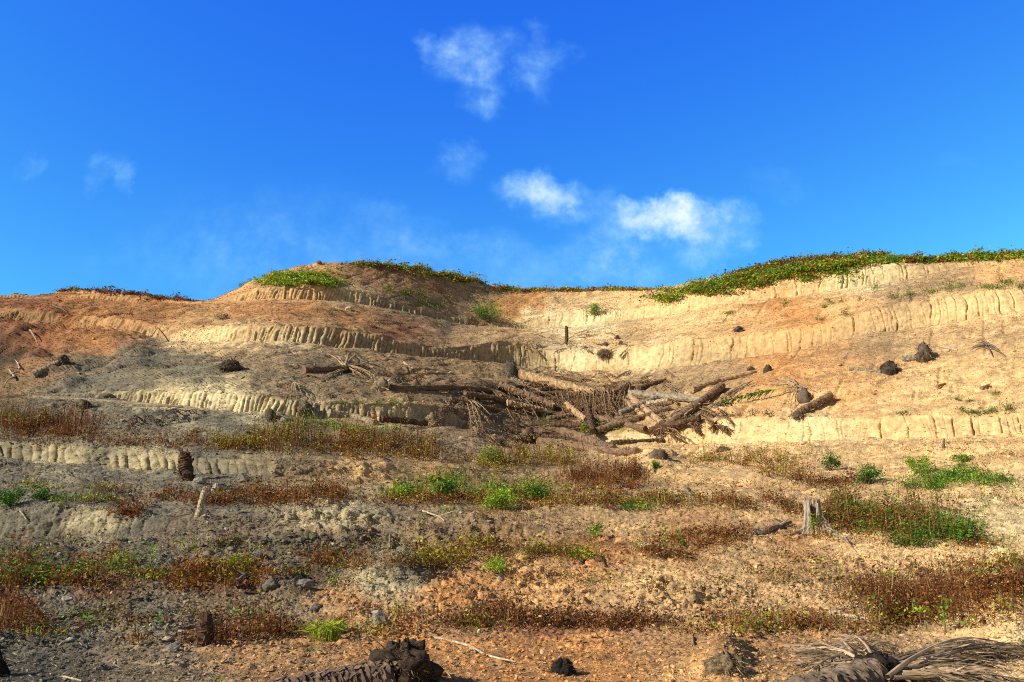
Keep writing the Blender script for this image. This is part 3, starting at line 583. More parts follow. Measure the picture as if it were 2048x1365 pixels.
# hill tops
patch_of('green and brown scrub capping the right hill above the tallest cut face', [(1400,583,70,8),(1470,567,70,10),(1540,552,80,12),(1620,537,90,12),(1700,522,90,8),(1780,520,60,7),(1880,520,70,6),(1960,515,90,6),(2060,513,60,6),(1330,598,30,8)], {'yg': 4, 'green': 5, 'rust': 2, 'deep': 1}, 0.44, 4.8, leaf=.24, nl=16, name='hilltop_scrub', cat='scrub', spread=.34)
patch_of('brownish scrub along the skyline of the right hill', [(1560,533,70,5),(1640,522,60,4),(1500,545,40,4),(1830,521,40,3),(1730,514,60,3)], {'rust': 4, 'purple': 2, 'green': 2}, 0.53, 5.3, leaf=.24, nl=14, name='hilltop_scrub', cat='scrub', spread=.34)
patch_of('low green scrub on the rounded left hill above its pale cut face', [(595,558,60,11),(560,565,42,6),(645,566,34,6)], {'yg': 4, 'lime': 2, 'green': 3}, .45, 6.0, leaf=.24, name='hilltop_scrub', cat='scrub', spread=.22)
patch_of('green and rust scrub on the right shoulder of the rounded left hill', [(760,531,45,4),(830,538,50,4),(890,550,50,4),(940,562,40,4),(720,528,20,2)], {'yg': 3, 'green': 3, 'rust': 3}, 0.56, 4.5, leaf=.24, name='hilltop_scrub', cat='scrub', spread=.28)
patch_of('rust and green weeds along the skyline of the saddle between the hills', [(1060,581,60,4),(1140,580,60,4),(1010,578,25,4),(1220,580,40,3),(1280,579,40,3)], {'rust': 4, 'yg': 2, 'green': 2}, 0.34, 3.6, leaf=.24, name='hilltop_scrub', cat='scrub', spread=.28)
patch_of('purplish dry weeds along the skyline of the far left hill', [(270,588,50,3),(340,598,50,3),(140,580,30,3),(210,584,30,3)], {'purple': 4, 'rust': 3, 'green': 1}, 0.34, 3.0, leaf=.24, name='hilltop_scrub', cat='scrub', spread=.28)
patch_of('green creeper hanging on the upper flank of the rounded left hill', [(815,588,40,8),(850,606,26,5),(870,613,30,5),(680,574,30,4),(780,580,20,4)], GRN, .5, 1.6, name='creeper_patch', cat='creeper', spread=.2)
patch_of('scattered green creepers along the lip of the upper right cut face', [(1789,598,14,4),(1818,594,14,5),(1862,587,24,3),(1897,579,14,5),(1920,573,10,5),(1985,577,30,5),(2016,568,16,7),(2045,576,14,5),(1751,576,8,7)], DEEP, .5, 3.0, name='creeper_patch', cat='creeper', spread=.2)
patch_of('small dark green tufts dotting the orange slope of the right hill', [(1654,600,8,4),(1662,607,8,3),(1652,614,8,3),(1682,605,6,4),(1570,610,6,6),(1690,630,14,3),(1640,640,10,3),(1455,628,8,4),(1463,625,6,3),(1720,600,5,3)], DEEP, .35, 3.0, name='creeper_patch', cat='creeper', spread=.15)
patch_of('small dark green tufts on the lip of the lower right yellow cut face', [(1990,790,8,4),(1940,804,6,4),(1923,820,10,4),(1984,825,14,4),(1950,828,20,3),(1800,828,10,2),(2020,822,14,4),(1915,800,6,3)], DEEP, .4, 3.0, name='creeper_patch', cat='creeper', spread=.15)
patch_of('dark straggly weeds along the lip of the yellow cut face right of the log pile', [(1450,832,40,3),(1520,832,40,3),(1590,834,30,3)], {'dark': 4, 'deep': 2, 'straw': 1}, .35, 1.6, name='creeper_patch', cat='creeper')
patch_of('green weeds on the grooved yellow face above the orange splintered log', [(690,805,40,4),(750,806,40,4),(800,806,30,4)], GRN, .3, 1.0, name='creeper_patch', cat='creeper')
patch_of('green weeds in the gully under the long low log', [(1230,858,40,5),(1200,862,20,5),(1090,850,14,8)], GRN, .4, 2.0)

shrub('round dark green bush in the hollow between the two hills', 975, 642, 76, 54, {'green': 5, 'lime': 2, 'deep': 2}, n=2600)
shrub('dark green bush above the pale cut in the saddle', 1195, 630, 54, 28, GRN, n=1400)
shrub('darkest green shrub in the scrub capping the right hill', 1775, 527, 44, 26, {'deep': 3, 'green': 4}, n=900)
shrub('bright green bush on the ledge beside the shaggy logs', 982, 925, 52, 40, {'green': 4, 'yg': 3}, n=1100)
shrub('pale green rounded bush at the centre of the middle weeds', 1000, 1018, 82, 52, {'lime': 4, 'green': 4, 'yg': 2}, n=1800)
shrub('dark green bush left of the pale green rounded bush', 892, 992, 75, 42, {'green': 4, 'deep': 4}, n=1300)
shrub('spreading green bush furthest left of the three middle bushes', 803, 995, 52, 26, LIM, n=800)
shrub('low green bush right of the pale green rounded bush', 1065, 996, 55, 34, {'green': 4, 'deep': 2}, n=900)
shrub('dark green shrub standing behind rust weeds on the yellow slope', 1660, 940, 42, 34, DEEP, n=900)
shrub('dark green shrub right of the rust weeds on the yellow slope', 1738, 968, 60, 42, {'deep': 3, 'green': 3}, n=1200)
shrub('leafy green shrub above the bright green creeper at right', 1840, 945, 56, 42, LIM, n=1100)
shrub('small green shrub nearest the right edge above the bright creeper', 1922, 922, 42, 18, GRN, n=600)
shrub('green bush at the left edge below the rust red thicket', 18, 1008, 60, 42, {'green': 4, 'deep': 3}, n=1300, leaf=.07)
shrub('low dark green bush a little right of the left edge bush', 85, 998, 46, 24, DEEP, n=700, leaf=.07)
shrub('lime green shrub beside the charred slanting branch', 478, 1140, 70, 48, LIM, n=1200, leaf=.06)
shrub('lime green low shrub left of the lime shrub by the charred branch', 432, 1142, 46, 26, LIM, n=600, leaf=.06)
shrub('yellow green clump on the orange ground right of the grey mound', 992, 1142, 62, 36, {'yg': 4, 'lime': 3}, n=1000, leaf=.05)
shrub('small bright green plant on the track below the middle weeds', 1190, 1073, 40, 26, LIM, n=500, leaf=.06)
shrub('green weed clump at the foot of the shaggy hanging trunk', 1168, 868, 28, 26, GRN, n=600)
shrub('green sprout growing on the dry grass hummock by the yellow slope', 1308, 942, 22, 22, GRN, n=350)
shrub('green weeds sprouting inside the hollow grey stump', 1632, 1062, 34, 40, {'green': 4, 'yg': 2}, n=500, leaf=.06)
shrub('tiny rounded bush on the skyline of the far left hill', 178, 583, 14, 10, DEEP, n=160)
shrub('dark dry bush on the orange slope of the far left ridge', 440, 636, 36, 16, {'dark': 4, 'deep': 2}, n=400)
stem_plant('small tree with a flat leafy top above the dark green bush', 866, 992, 38, GRN, 60, .16, umbrella=True)
stem_plant('spindly lone sapling breaking the skyline of the far left hill', 222, 585, 14, DEEP, 14, .3, umbrella=True)
stem_plant('flat topped yellow green seedling in the open right of the foreground', 1782, 1185, 36, {'yg': 3, 'lime': 3}, 34, .09, umbrella=True)
stem_plant('flat topped green seedling among dead weeds near the right edge', 1970, 1168, 24, LIM, 40, .1, umbrella=True)
stem_plant('tall lime leaved seedling standing in dead weeds at right', 1890, 1265, 62, LIM, 46, .075)
stem_plant('shorter yellow leaved seedling left of the tall lime one', 1852, 1262, 42, {'yg': 4, 'lime': 2}, 30, .07, umbrella=True)
stem_plant('thin pale green sapling in front of the rust weeds at right centre', 1558, 1262, 56, {'yg': 3, 'lime': 2}, 16, .055)
stem_plant('leafy green sapling on the track right of the bright green plant', 1330, 1098, 46, LIM, 34, .09)
stem_plant('second leafy green sapling on the track nearer the bark slab', 1358, 1100, 36, LIM, 26, .085)
stem_plant('slim lime sapling left of the lime shrub in the grey gravel', 388, 1112, 38, LIM, 26, .07)
stem_plant('short lime sapling at the left end of the grey gravel bank', 303, 1125, 34, LIM, 36, .08)
stem_plant('yellow seedling on the crumbled yellow bank', 1710, 1200, 24, {'yg': 4, 'straw': 2}, 30, .07, umbrella=True)
grass_tuft('big yellow green grass tuft in the foreground right of the charred stump', 650, 1282, 80, 46, {'yg': 4, 'lime': 3}, 150)
grass_tuft('rusty dry grass tuft behind the big yellow green tuft', 675, 1262, 60, 40, {'rust': 4, 'straw': 2}, 110, wid=.006)
grass_tuft('green fern like tuft at the left edge by the flat stones', 48, 1165, 50, 40, {'green': 4, 'straw': 1}, 90)
grass_tuft('small yellow grass tuft low in the left foreground', 432, 1360, 30, 10, {'yg': 4, 'lime': 3}, 60, wid=.006)

# ------------------------------------------------------------------ palm logs, root balls, dead fronds
BARK = {'brown': (.215, .135, .078), 'grey': (.310, .245, .165), 'tan': (.450, .290, .150), 'dark': (.120, .070, .040), 'pale': (.520, .410, .265)}
def trunk_mesh(root, A, B, r0, r1, col, name='trunk', sag=0.0, bend=None, shag=0.25, scar=(.30, .40), sides=14, seed=0, pts=None):
    n = 44; t = np.linspace(0, 1, n)[:, None]
    if pts is None: P = A*(1-t)+B*t
    else:
        pts = np.array(pts); d = np.concatenate([[0], np.cumsum(np.linalg.norm(np.diff(pts, axis=0), axis=1))]); P = np.stack([blur(np.interp(t[:, 0]*d[-1], d, pts[:, i]), 9) for i in range(3)], -1)
    P[:, 2] -= sag*np.sin(np.pi*t[:, 0]); r3 = np.random.default_rng(seed+5)
    P = P+np.stack([blur(r3.standard_normal(n), 15)*.10 for _ in range(3)], -1)*r0
    R = (r0*(1-t[:, 0])+r1*t[:, 0])*(1+.06*blur(r3.standard_normal(n), 7))
    mb = MB(); mb.tube(P, R, sides, col, rough=.05, scar=scar, seed=seed)
    ns = int(260*shag)                           # torn leaf bases and fibres along the trunk
    if ns:
        k = r3.integers(1, n-1, ns); th = r3.uniform(0, 6.28, ns); T = P[np.minimum(k+1, n-1)]-P[k-1]; T /= np.linalg.norm(T, axis=1, keepdims=True)
        a = np.cross(T, [0.1, .2, 1]); a /= np.linalg.norm(a, axis=1, keepdims=True); b = np.cross(T, a); o = a*np.cos(th)[:, None]+b*np.sin(th)[:, None]
        s0 = P[k]+o*R[k][:, None]*.9; e0 = s0+o*R[k][:, None]*r3.uniform(.15, .6, (ns, 1))+T*R[k][:, None]*r3.uniform(.4, 1.6, (ns, 1))-np.array([0, 0, 1])*R[k][:, None]*r3.uniform(0, .7, (ns, 1))
        mb.strips(s0, e0, R[k]*r3.uniform(.06, .16, ns), np.array(col)*r3.uniform(.5, 1.7, (ns, 1)))
    return mb.build(name, M_WOOD, root), P, R
def root_ball_mesh(root, C, rx, rz, col=(.100, .070, .047), name='root_ball', fib=420, hang=.5, flen=.7, flare=None, seed=0, res=1):
    """lumpy soil-and-root clod bristling with fibres"""
    r3 = np.random.default_rng(seed+11); nu, nv = 18*res, 11*res
    u = np.linspace(0, 2*np.pi, nu, endpoint=False); v = np.linspace(-1.45, 1.45, nv)
    uu, vv = np.meshgrid(u, v); rad = 1+.20*vnoise(uu*1.3+seed, vv*2, 1)+.20*vnoise(uu*3+seed, vv*4, 2)+.06*vnoise(uu*6, vv*7+seed, 3)+.03*r3.standard_normal(uu.shape)
    rad[:, -1] = rad[:, 0]*.5+rad[:, -2]*.5
    V = np.stack([np.cos(uu)*np.cos(vv)*rad*rx, np.sin(uu)*np.cos(vv)*rad*rx*.9, np.sin(vv)*rad*rz], -1).reshape(-1, 3)+C
    i = np.arange(nv-1)[:, None]; j = np.arange(nu)[None]; Q = np.stack([i*nu+j, i*nu+(j+1) % nu, (i+1)*nu+(j+1) % nu, (i+1)*nu+j], -1)
    mb = MB(); mb.add(V, Q, np.clip(np.array(col)*(1+.3*r3.standard_normal((len(V), 1))), .01, 1))
    d = r3.standard_normal((fib, 3)); d /= np.linalg.norm(d, axis=1, keepdims=True); s0 = C+d*np.array([rx, rx*.9, rz])*.9
    e0 = s0+(d*.6+r3.standard_normal((fib, 3))*.35-np.array([0, 0, hang]))*rx*flen*r3.uniform(.4, 1.3, (fib, 1))
    mb.strips(s0, e0, rx*r3.uniform(.02, .05, fib)/(1 if res == 1 else 2.5), np.array(col)*r3.uniform(.8, 2.8, (fib, 1)))
    return mb.build(name, M_FIBRE, root, True)
def frond_mesh(root, A, B, arch=.1, ll=.45, n=80, col=(.21, .15, .095), tipc=None, name='frond', w=.018, hang=.55, seed=0, rw=.022, green=None):
    r3 = np.random.default_rng(seed+21); A = np.array(A); B = np.array(B); L = np.linalg.norm(B-A); t = np.linspace(0, 1, 12)[:, None]
    P = A*(1-t)+B*t; P[:, 2] += .45*arch*L*4*(t*(1-t))[:, 0]; P += np.stack([blur(r3.standard_normal(12), 5)*.03 for _ in range(3)], -1)*L*.3
    mb = MB(); mb.tube(P, np.linspace(rw*1.4, rw*.3, 12), 6, np.array(col)*1.35, cap=False, seed=seed)
    k = r3.uniform(.22, 1, n)*10.99; i = k.astype(int); f = (k-i)[:, None]; Q0 = P[i]*(1-f)+P[np.minimum(i+1, 11)]*f; T = P[np.minimum(i+1, 11)]-P[i]; T /= np.linalg.norm(T, axis=1, keepdims=True)
    s = np.cross(T, [0.2, .3, 1]); s /= np.linalg.norm(s, axis=1, keepdims=True); sg = np.where(r3.random(n) < .5, 1, -1)[:, None]
    d = T*.75+s*sg*r3.uniform(.25, .8, (n, 1))-np.array([0, 0, hang])*r3.uniform(.3, 1.2, (n, 1))+r3.standard_normal((n, 3))*.15
    le = ll*(1.1-.5*(k/11))[:, None]*r3.uniform(.6, 1.2, (n, 1)); c = np.array(green if green is not None else col)*r3.uniform(.6, 1.6, (n, 1))
    mb.strips(Q0, Q0+d*le*.55, np.full(n, w), c); mb.strips(Q0+d*le*.48, Q0+d*le-np.array([0, 0, 1])*hang*le*.25, np.full(n, w*.8), c)
    return mb.build(name, M_FROND, root)
SEED = [0]
def seed(): SEED[0] += 1; return SEED[0]
def log(label, p0, p1, wpx, lift=1.6, col='brown', taper=.85, mid=None, ball0=None, ball1=None, shag=.25, fronds=(), group=None, cat='log', name='palm_log', ahead=0.0, scar=(.30, .40), fcol=(.36, .25, .14), fll=.4, fibre=(.085, .060, .042)):
    """a fallen palm trunk from p0 to p1 (photo positions), wpx thick; optional root balls and fronds"""
    r = wpx*.57*mpp(*p0); s = seed()
    pts = [on(p[0], p[1], lift*r+ahead) for p in ([p0]+list(mid or [])+[p1])]
    root = empty(name, pts[0]); prop(root, label, cat, group)
    trunk_mesh(root, pts[0], pts[-1], r, r*taper, BARK[col], shag=shag, seed=s, pts=pts if mid else None, scar=scar)
    for b, e in ((ball0, 0), (ball1, -1)):
        if b: root_ball_mesh(root, pts[e]+np.array([b[2]*r if len(b) > 2 else 0, 0, b[3]*r if len(b) > 3 else 0]), b[0]*r, b[1]*r, col=fibre, seed=s)
    for (x0, y0, x1, y1, arch) in fronds:
        a = on(x0, y0, lift*r+ahead+.15); b = on(x1, y1, .25+ahead*.6); frond_mesh(root, a, b, arch, fll, seed=seed(), col=fcol, rw=.05, w=.032)
    return root
def ball(label, x, y, wpx, hpx, col=(.100, .070, .047), hang=.5, flen=.7, fib=420, toward=.4, cat='root ball', name='root_ball'):
    k = mpp(x, y); sq = random.uniform(.8, 1.15); C = on(x, y, wpx*.5*k*toward)-np.array([0, 0, hpx*.5*k*.18]); o = root_ball_mesh(None, C, wpx*.5*k*sq, hpx*.5*k/sq, col, name, fib if y < 1300 else fib*3, hang, flen, seed=seed(), res=1 if y < 1300 else 3); return prop(o, label, cat)
def heap(label, tips, ll=.5, col=(.36, .25, .14), cat='dead fronds', name='frond_heap', n=80, ahead=.3, tipahead=.15, rw=.026, w=.032):
    """a dead palm crown or pile of fronds: each frond from base to tip in the photo"""
    root = empty(name, on(tips[0][0], tips[0][1], ahead)); prop(root, label, cat)
    for (x0, y0, x1, y1, arch) in tips: frond_mesh(root, on(x0, y0, ahead), on(x1, y1, tipahead), arch, ll, n, col, seed=seed(), rw=rw, w=w)
    return root

log('fallen palm on the grey slope with dead fronds at its right end', (607, 741), (697, 737), 13, taper=.9, fronds=[(690,735,650,708,.1),(692,735,668,712,.1),(690,733,720,712,.15),(695,733,745,752,.12),(695,735,735,757,.05),(697,733,755,762,.15),(695,730,740,735,.2),(697,736,722,752,.05),(692,738,655,752,0),(690,735,640,760,0),(697,732,765,765,.18),(690,733,700,705,.1)])
log('long thin palm log with a shaggy root ball at its left end', (776, 776), (1008, 797), 12, taper=.7, mid=[(820, 778), (900, 775), (985, 780)], ball0=(2.6, 3.4, -2.2, -.6), shag=.4, fibre=(.24, .175, .115))
ball('beige shredded root tuft sitting on the long thin log', 832, 770, 16, 22, (.16, .115, .07), 1.0, 1.0, 200)
log('light grey log left of the orange splinter on the grooved face', (655, 827), (752, 846), 15, col='grey', taper=.75, mid=[(700, 833)], shag=.15)
log('dark log right of the orange splinter with a beige root ball at its right end', (764, 837), (858, 847), 12, col='dark', taper=.9, ball1=(2.0, 2.6, 1.2, .6), fibre=(.22, .16, .10))
def splinter(label, x0, y0, x1, y1, wpx, col, cat='splinter', name='wood_splinter'):
    A, B = on(x0, y0, .5), on(x1, y1, .5); r = wpx*.5*mpp(x0, y0); mb = MB(); s = seed()
    for i in range(5):
        o = rng.standard_normal(3)*r*.5; mb.tube(np.stack([A+o, A*.5+B*.5+o*.6, B+rng.standard_normal(3)*r*.4]), [r*.5, r*.45, r*.08], 5, np.array(col)*rng.uniform(.8, 1.2), seed=s+i)
    return prop(mb.build(name, M_WOOD), label, cat)
splinter('bright orange splintered wood where two logs meet on the grooved face', 738, 839, 756, 832, 6, (.65, .20, .03))
splinter('orange split wood at the end of the upper short log in the pile', 1318, 764, 1332, 757, 6, (.55, .22, .06))
splinter('orange split wood at the right end of the level pale log', 1384, 796, 1402, 799, 6, (.60, .25, .06))
heap('fan of dead fronds hanging down the bank left of the log pile', [(935,803,930,850,.1),(935,803,942,860,.1),(936,802,955,862,.12),(937,802,968,864,.15),(938,801,985,862,.2),(936,802,918,835,.1),(938,800,990,845,.2),(936,803,948,850,.1),(934,803,905,822,.1),(936,803,962,850,.12)], .35)
heap('small fan of drooping dead fronds on the grey slope', [(583,768,570,800,.2),(584,768,580,803,.2),(585,768,594,805,.25),(586,768,605,800,.3),(583,767,560,785,.2),(582,767,552,770,.1),(586,767,618,778,.2),(584,768,588,795,.2)], .22, n=18)
ball('dull brown tuft at the left end of the light grey log', 610, 816, 34, 24, (.15, .115, .075))
ball('round clod on the ground just above the long thin log', 790, 762, 22, 26, (.15, .115, .08))
ball('dark dome shaped root ball above the yellowish weeds', 541, 834, 28, 26, (.10, .08, .058), .6, .4)
log('log lying along the ledge left of the shaggy logs', (948, 860), (1046, 878), 11, col='grey', taper=.9)
ball('dark broken root lump below the log left of the shaggy logs', 998, 886, 22, 16, (.075, .05, .035))
# the saddle
def post(label, x, ytop, ybot, wpx, col='dark', lean=0.0, name='tree_stump', cat='stump', splits=5):
    """broken upright trunk"""
    P, _ = ground(x, ybot); k = mpp(x, ybot); H = (ybot-ytop)*k; r = wpx*.5*k; root = empty(name, P); prop(root, label, cat); s = seed()
    A = P-np.array([0, 0, .15]); B = P+np.array([lean*H, 0, H]); trunk_mesh(root, A, B, r*1.15, r*.85, BARK[col], shag=.2, seed=s)
    mb = MB(); 
    for i in range(splits):
        a = i/splits*6.28; o = np.array([math.cos(a), math.sin(a), 0])*r*.55; mb.tube(np.stack([B+o-np.array([0, 0, r]), B+o*.9+np.array([0, 0, r*.4]), B+o*.8+np.array([0, 0, r*rng.uniform(.4, 1.1)])]), [r*.4, r*.3, r*.05], 5, BARK[col], seed=s+i)
    mb.build('broken_top', M_WOOD, root); return root
post('thin dark stump standing upright among debris in the saddle', 1132, 652, 686, 7)
log('short tan log lying level in the saddle', (1171, 684), (1241, 686), 8.5, col='tan', shag=.05, taper=.95)
ball('root lump under the middle of the short tan log', 1210, 691, 16, 14, (.13, .09, .06)); ball('root lump above the right end of the short tan log', 1234, 677, 13, 11, (.11, .07, .05))
heap('tangle of thin dead fronds beside the upright stump in the saddle', [(1130,684,1100,676,.2),(1135,682,1175,660,.1),(1138,686,1160,705,.1),(1140,684,1185,696,.1),(1138,682,1150,700,.1),(1136,684,1140,705,.1),(1130,686,1120,700,.1),(1140,676,1190,670,.15),(1142,680,1200,664,.1),(1150,668,1225,650,.05),(1140,688,1170,690,.1)], .3, n=18)
heap('dark frond scraps left of the upright stump in the saddle', [(1060,684,1085,694,.2),(1055,682,1050,700,.1),(1060,686,1075,690,.2),(1052,680,1065,696,.1),(1058,678,1040,690,.2)], .3, n=16)
ball('brown root clump on the cut face below the short tan log', 1208, 706, 24, 16, (.15, .11, .07))
# main pile
log('big tan palm log sloping right from an upright root plate', (1040, 750), (1190, 787), 17, col='tan', taper=.8, lift=2.6, ball0=(1.5, 2.6, -1.8, 0), fibre=(.10, .08, .06), shag=.35, group=None)
log('short grey log just under the upright root plate', (1021, 758), (1060, 772), 9, col='grey', lift=2)
log('dark log below the short grey one in the left of the pile', (1023, 774), (1082, 776), 8, col='dark', lift=1.8)
log('greyish log end poking from frond litter in the left of the pile', (1048, 783), (1090, 779), 8, col='grey', lift=2.2)
log('long level brown log across the left of the pile', (1029, 788), (1116, 789), 10, col='brown', lift=3)
log('dark log beneath the long level brown one', (1056, 796), (1126, 803), 9, col='dark', lift=2.4)
log('short tan log sloping down to an orange tip in the pile', (1134, 811), (1172, 840), 11, col='tan', lift=3.2)
log('reddish log lying low below the dark hollow of the pile', (1094, 838), (1150, 830), 10, col='brown', lift=2, shag=.1)
log('shaggy trunk hanging upright in the middle of the pile', (1172, 806), (1186, 864), 11, col='dark', lift=3.0, shag=2.2, ahead=.6)
log('brown log rising right out of the hanging fronds', (1196, 806), (1258, 769), 13, col='brown', lift=3, shag=.4)
log('long dark log sloping up right at the bottom of the pile', (1190, 862), (1342, 817), 11, col='brown', lift=2.2, taper=1.0, mid=[(1285, 835)], fronds=[(1215,850,1270,825,.05),(1210,852,1260,830,.05)])
log('short dark log at the top of the pile with a torn orange end', (1279, 778), (1320, 765), 11, col='dark', lift=2.4)
log('level pale log across the right of the pile', (1260, 786), (1402, 800), 11, col='grey', lift=2.6, taper=.9, shag=.1)
log('reddish log just beneath the level pale one', (1268, 794), (1340, 798), 8, col='brown', lift=1.8)
log('pale broken log lying in the pocket of the pile', (1293, 809), (1338, 802), 11, col='pale', lift=1.8, mid=[(1322, 804)])
log('upper of two sunlit tan logs slanting down side by side', (1259, 794), (1324, 846), 12, col='tan', lift=3.4, shag=.06, scar=(.3, .06))
log('lower of two sunlit tan logs slanting down side by side', (1251, 804), (1314, 852), 10, col='tan', lift=3.8, shag=.06, scar=(.3, .06))
log('long grey brown log running up right to a round root ball', (1381, 781), (1516, 742), 13, col='tan', lift=2.2, taper=.55, mid=[(1440, 762)], shag=.3)
ball('round dark root ball at the top right end of the long grey brown log', 1536, 741, 20, 20, (.085, .06, .042), .3, .4)
ball('small dark clod beside the round root ball on the orange slope', 1502, 738, 14, 10, (.12, .085, .06))
log('dark log slanting steeply down left over the right of the pile', (1446, 772), (1334, 853), 14, col='brown', lift=2.6, taper=1.0, fronds=[(1400,808,1340,830,.1),(1395,812,1345,842,.1),(1390,815,1330,848,.1),(1398,806,1352,822,.12),(1385,818,1338,858,.05),(1380,820,1350,862,.1)])
FH = (.27, .165, .085)
heap('curtain of shaggy dead fronds hanging in the middle of the pile', [(1160+i*7, 776+(i % 3)*4, 1158+i*7+(i*37 % 9)-4, 812+(i*53 % 24), .05) for i in range(11)]+[(1165, 778, 1180, 835, .05), (1195, 778, 1188, 840, .05), (1205, 780, 1212, 838, .05), (1215, 778, 1225, 826, .05), (1110, 785, 1118, 805, .05), (1122, 786, 1128, 812, .05), (1135, 786, 1140, 806, .05)]+[(1130,770,1165,778,.1),(1120,776,1150,792,.1),(1150,772,1120,790,.1),(1190,775,1235,770,.1),(1210,780,1240,775,.1)], .55, FH, n=80, ahead=1.8, tipahead=1.5, w=.03)
heap('drooping dead crown under the tip of the rising brown log', [(1256,768,1250,800,.1),(1256,768,1240,806,.1),(1258,768,1262,790,.1),(1256,770,1235,790,.1),(1254,768,1228,815,.1),(1252,772,1222,825,.05),(1250,774,1245,826,.05),(1248,775,1233,822,.05)], .4, FH, n=36, ahead=1.3, tipahead=.8)
heap('dry feathered frond hanging on the left flank of the pile', [(1042,791,1080,846,.12),(1040,790,1066,830,.15),(1030,788,1058,840,.1)], .5, (.26, .19, .12), n=60)
heap('litter of thin fronds along the top of the pile', [(1080,740,1150,752,.1),(1095,742,1170,755,.1),(1110,735,1075,748,.1),(1120,742,1180,748,.05),(1085,748,1135,740,.1),(1140,748,1190,764,.1),(1150,752,1200,757,.1),(1160,756,1215,768,.05),(1060,742,1100,735,.1),(1200,762,1240,767,.05),(1110,752,1165,766,.08)], .35, FH, n=26, ahead=.5, tipahead=.3)
heap('brown frond litter matted over the left logs of the pile', [(1010+(i*47 % 150), 745+(i*29 % 45), 1040+(i*61 % 150), 760+(i*37 % 50), .08) for i in range(26)], .4, (.24, .15, .08), n=36, ahead=.9, tipahead=.6, w=.03)
heap('brown frond litter matted under the right logs of the pile', [(1225+(i*43 % 110), 785+(i*31 % 50), 1215+(i*67 % 140), 800+(i*23 % 50), .06) for i in range(20)], .35, (.24, .155, .085), n=30, ahead=.5, tipahead=.35, w=.03)
log('brown log half hidden at the left tip of the pile', (930, 788), (1040, 806), 11, col='brown', lift=2.0, shag=.8)
log('dark log wedged under the big tan log near its root plate', (1060, 762), (1150, 782), 10, col='dark', lift=2.0, shag=.5)
log('thin dark log crossing behind the upright shaggy trunk', (1120, 800), (1215, 812), 9, col='dark', lift=2.0, shag=.6)
log('splayed brown log end rising over the curtain of fronds', (1150, 775), (1222, 790), 11, col='brown', lift=4.6, shag=.8)
log('thin brown log slanting across the pocket with the broken pale log', (1262, 812), (1345, 806), 8, col='brown', lift=2.6)
log('dark log tucked along the lip of the gully below the reddish log', (1060, 848), (1180, 852), 10, col='dark', lift=1.8, shag=.7)
log('brown log reaching left over the bank toward the hanging fan', (900, 800), (1000, 822), 10, col='brown', lift=1.6, shag=.7)
log('short brown log lying across the top of the pile by the saddle slope', (1095, 748), (1165, 762), 9, col='brown', lift=1.8, shag=.6)
log('thick brown log leaning across the left middle of the pile', (1000, 770), (1110, 812), 14, col='brown', lift=3.2, shag=.6)
log('thick dark log crossing low under the curtain of fronds', (1140, 826), (1250, 800), 14, col='dark', lift=2.6, shag=.7)
log('tan log end jutting left below the long level brown log', (1014, 806), (1092, 822), 12, col='tan', lift=2.4, shag=.3)
log('brown log lying from the shaggy trunk toward the slanting pair', (1190, 836), (1290, 858), 12, col='brown', lift=2.0, shag=.5)
log('dark thick log at the right foot of the pile under the fan of fronds', (1300, 862), (1400, 836), 12, col='dark', lift=1.8, shag=.9)
log('grey log sloping down left from under the level pale log', (1330, 790), (1240, 826), 11, col='grey', lift=2.8, shag=.3)
def litter(label, x0, x1, y0, y1, n, k0, lo, hi, ahead=.5, nl=30, spread=1.0):
    r3 = np.random.default_rng(k0); tips = []
    for _ in range(n):
        x, y, a, l = r3.uniform(x0, x1), r3.uniform(y0, y1), r3.normal(.25, .7), r3.uniform(lo, hi); tips.append((x, y, x+math.cos(a)*l*(1 if r3.random() < .6 else -1), y+abs(math.sin(a))*l*.7*spread, r3.uniform(0, .1)))
    return heap(label, tips, r3.uniform(.5, .75), (.24, .15, .082), n=nl*2, ahead=ahead, tipahead=ahead*.7, w=.032)
litter('mat of brown fronds between the long thin log and the pile', 880, 1040, 765, 825, 30, 901, 20, 55)
litter('mat of brown fronds in the hollow under the shaggy trunk', 1080, 1230, 800, 850, 32, 902, 15, 40)
litter('mat of brown fronds along the gully lip above the three shaggy logs', 980, 1200, 845, 880, 26, 903, 18, 45, .4)
litter('mat of brown fronds around the steep dark log', 1320, 1440, 795, 850, 24, 904, 15, 45)
litter('thin frond litter over the slope above the pile', 1060, 1330, 735, 768, 24, 905, 18, 50, .3, 18)
litter('thin frond litter left of the long thin log on the grey slope', 600, 860, 720, 800, 22, 906, 14, 45, .25, 16)
litter('thin frond litter at the saddle around the upright dark stump', 1060, 1260, 668, 700, 20, 907, 12, 40, .25, 14)
heap('torn frond stubs around the torn orange log end', [(1325,765,1350,785,.1),(1322,768,1335,790,.15),(1330,770,1365,780,.1),(1335,775,1355,792,.1),(1328,772,1318,788,.1),(1340,780,1370,790,.1),(1345,775,1380,785,.05)], .3, (.24, .165, .10), n=18)
heap('dead crown draped over the left flank beside the long thin log', [(995,783,1015,810,.1),(990,780,1025,800,.15),(1000,785,1035,822,.1),(985,782,1005,806,.1),(960,776,1000,770,.1),(940,772,990,764,.1),(930,768,985,775,.05),(1005,780,1045,770,.1),(1000,790,1040,830,.05)], .4, (.22, .15, .09), n=30, ahead=.6)
heap('fan of dead fronds falling left beside the yellow cut face', [(1408,821,1363,866,.05),(1408,821,1372,868,.05),(1408,820,1355,858,.08),(1410,822,1385,858,.05),(1409,820,1350,846,.05),(1412,820,1460,806,.05),(1410,822,1398,860,.05),(1412,822,1420,862,.1),(1412,822,1430,858,.1),(1408,820,1360,850,.08),(1412,820,1448,800,.06)], .32, (.23, .165, .10), n=40)
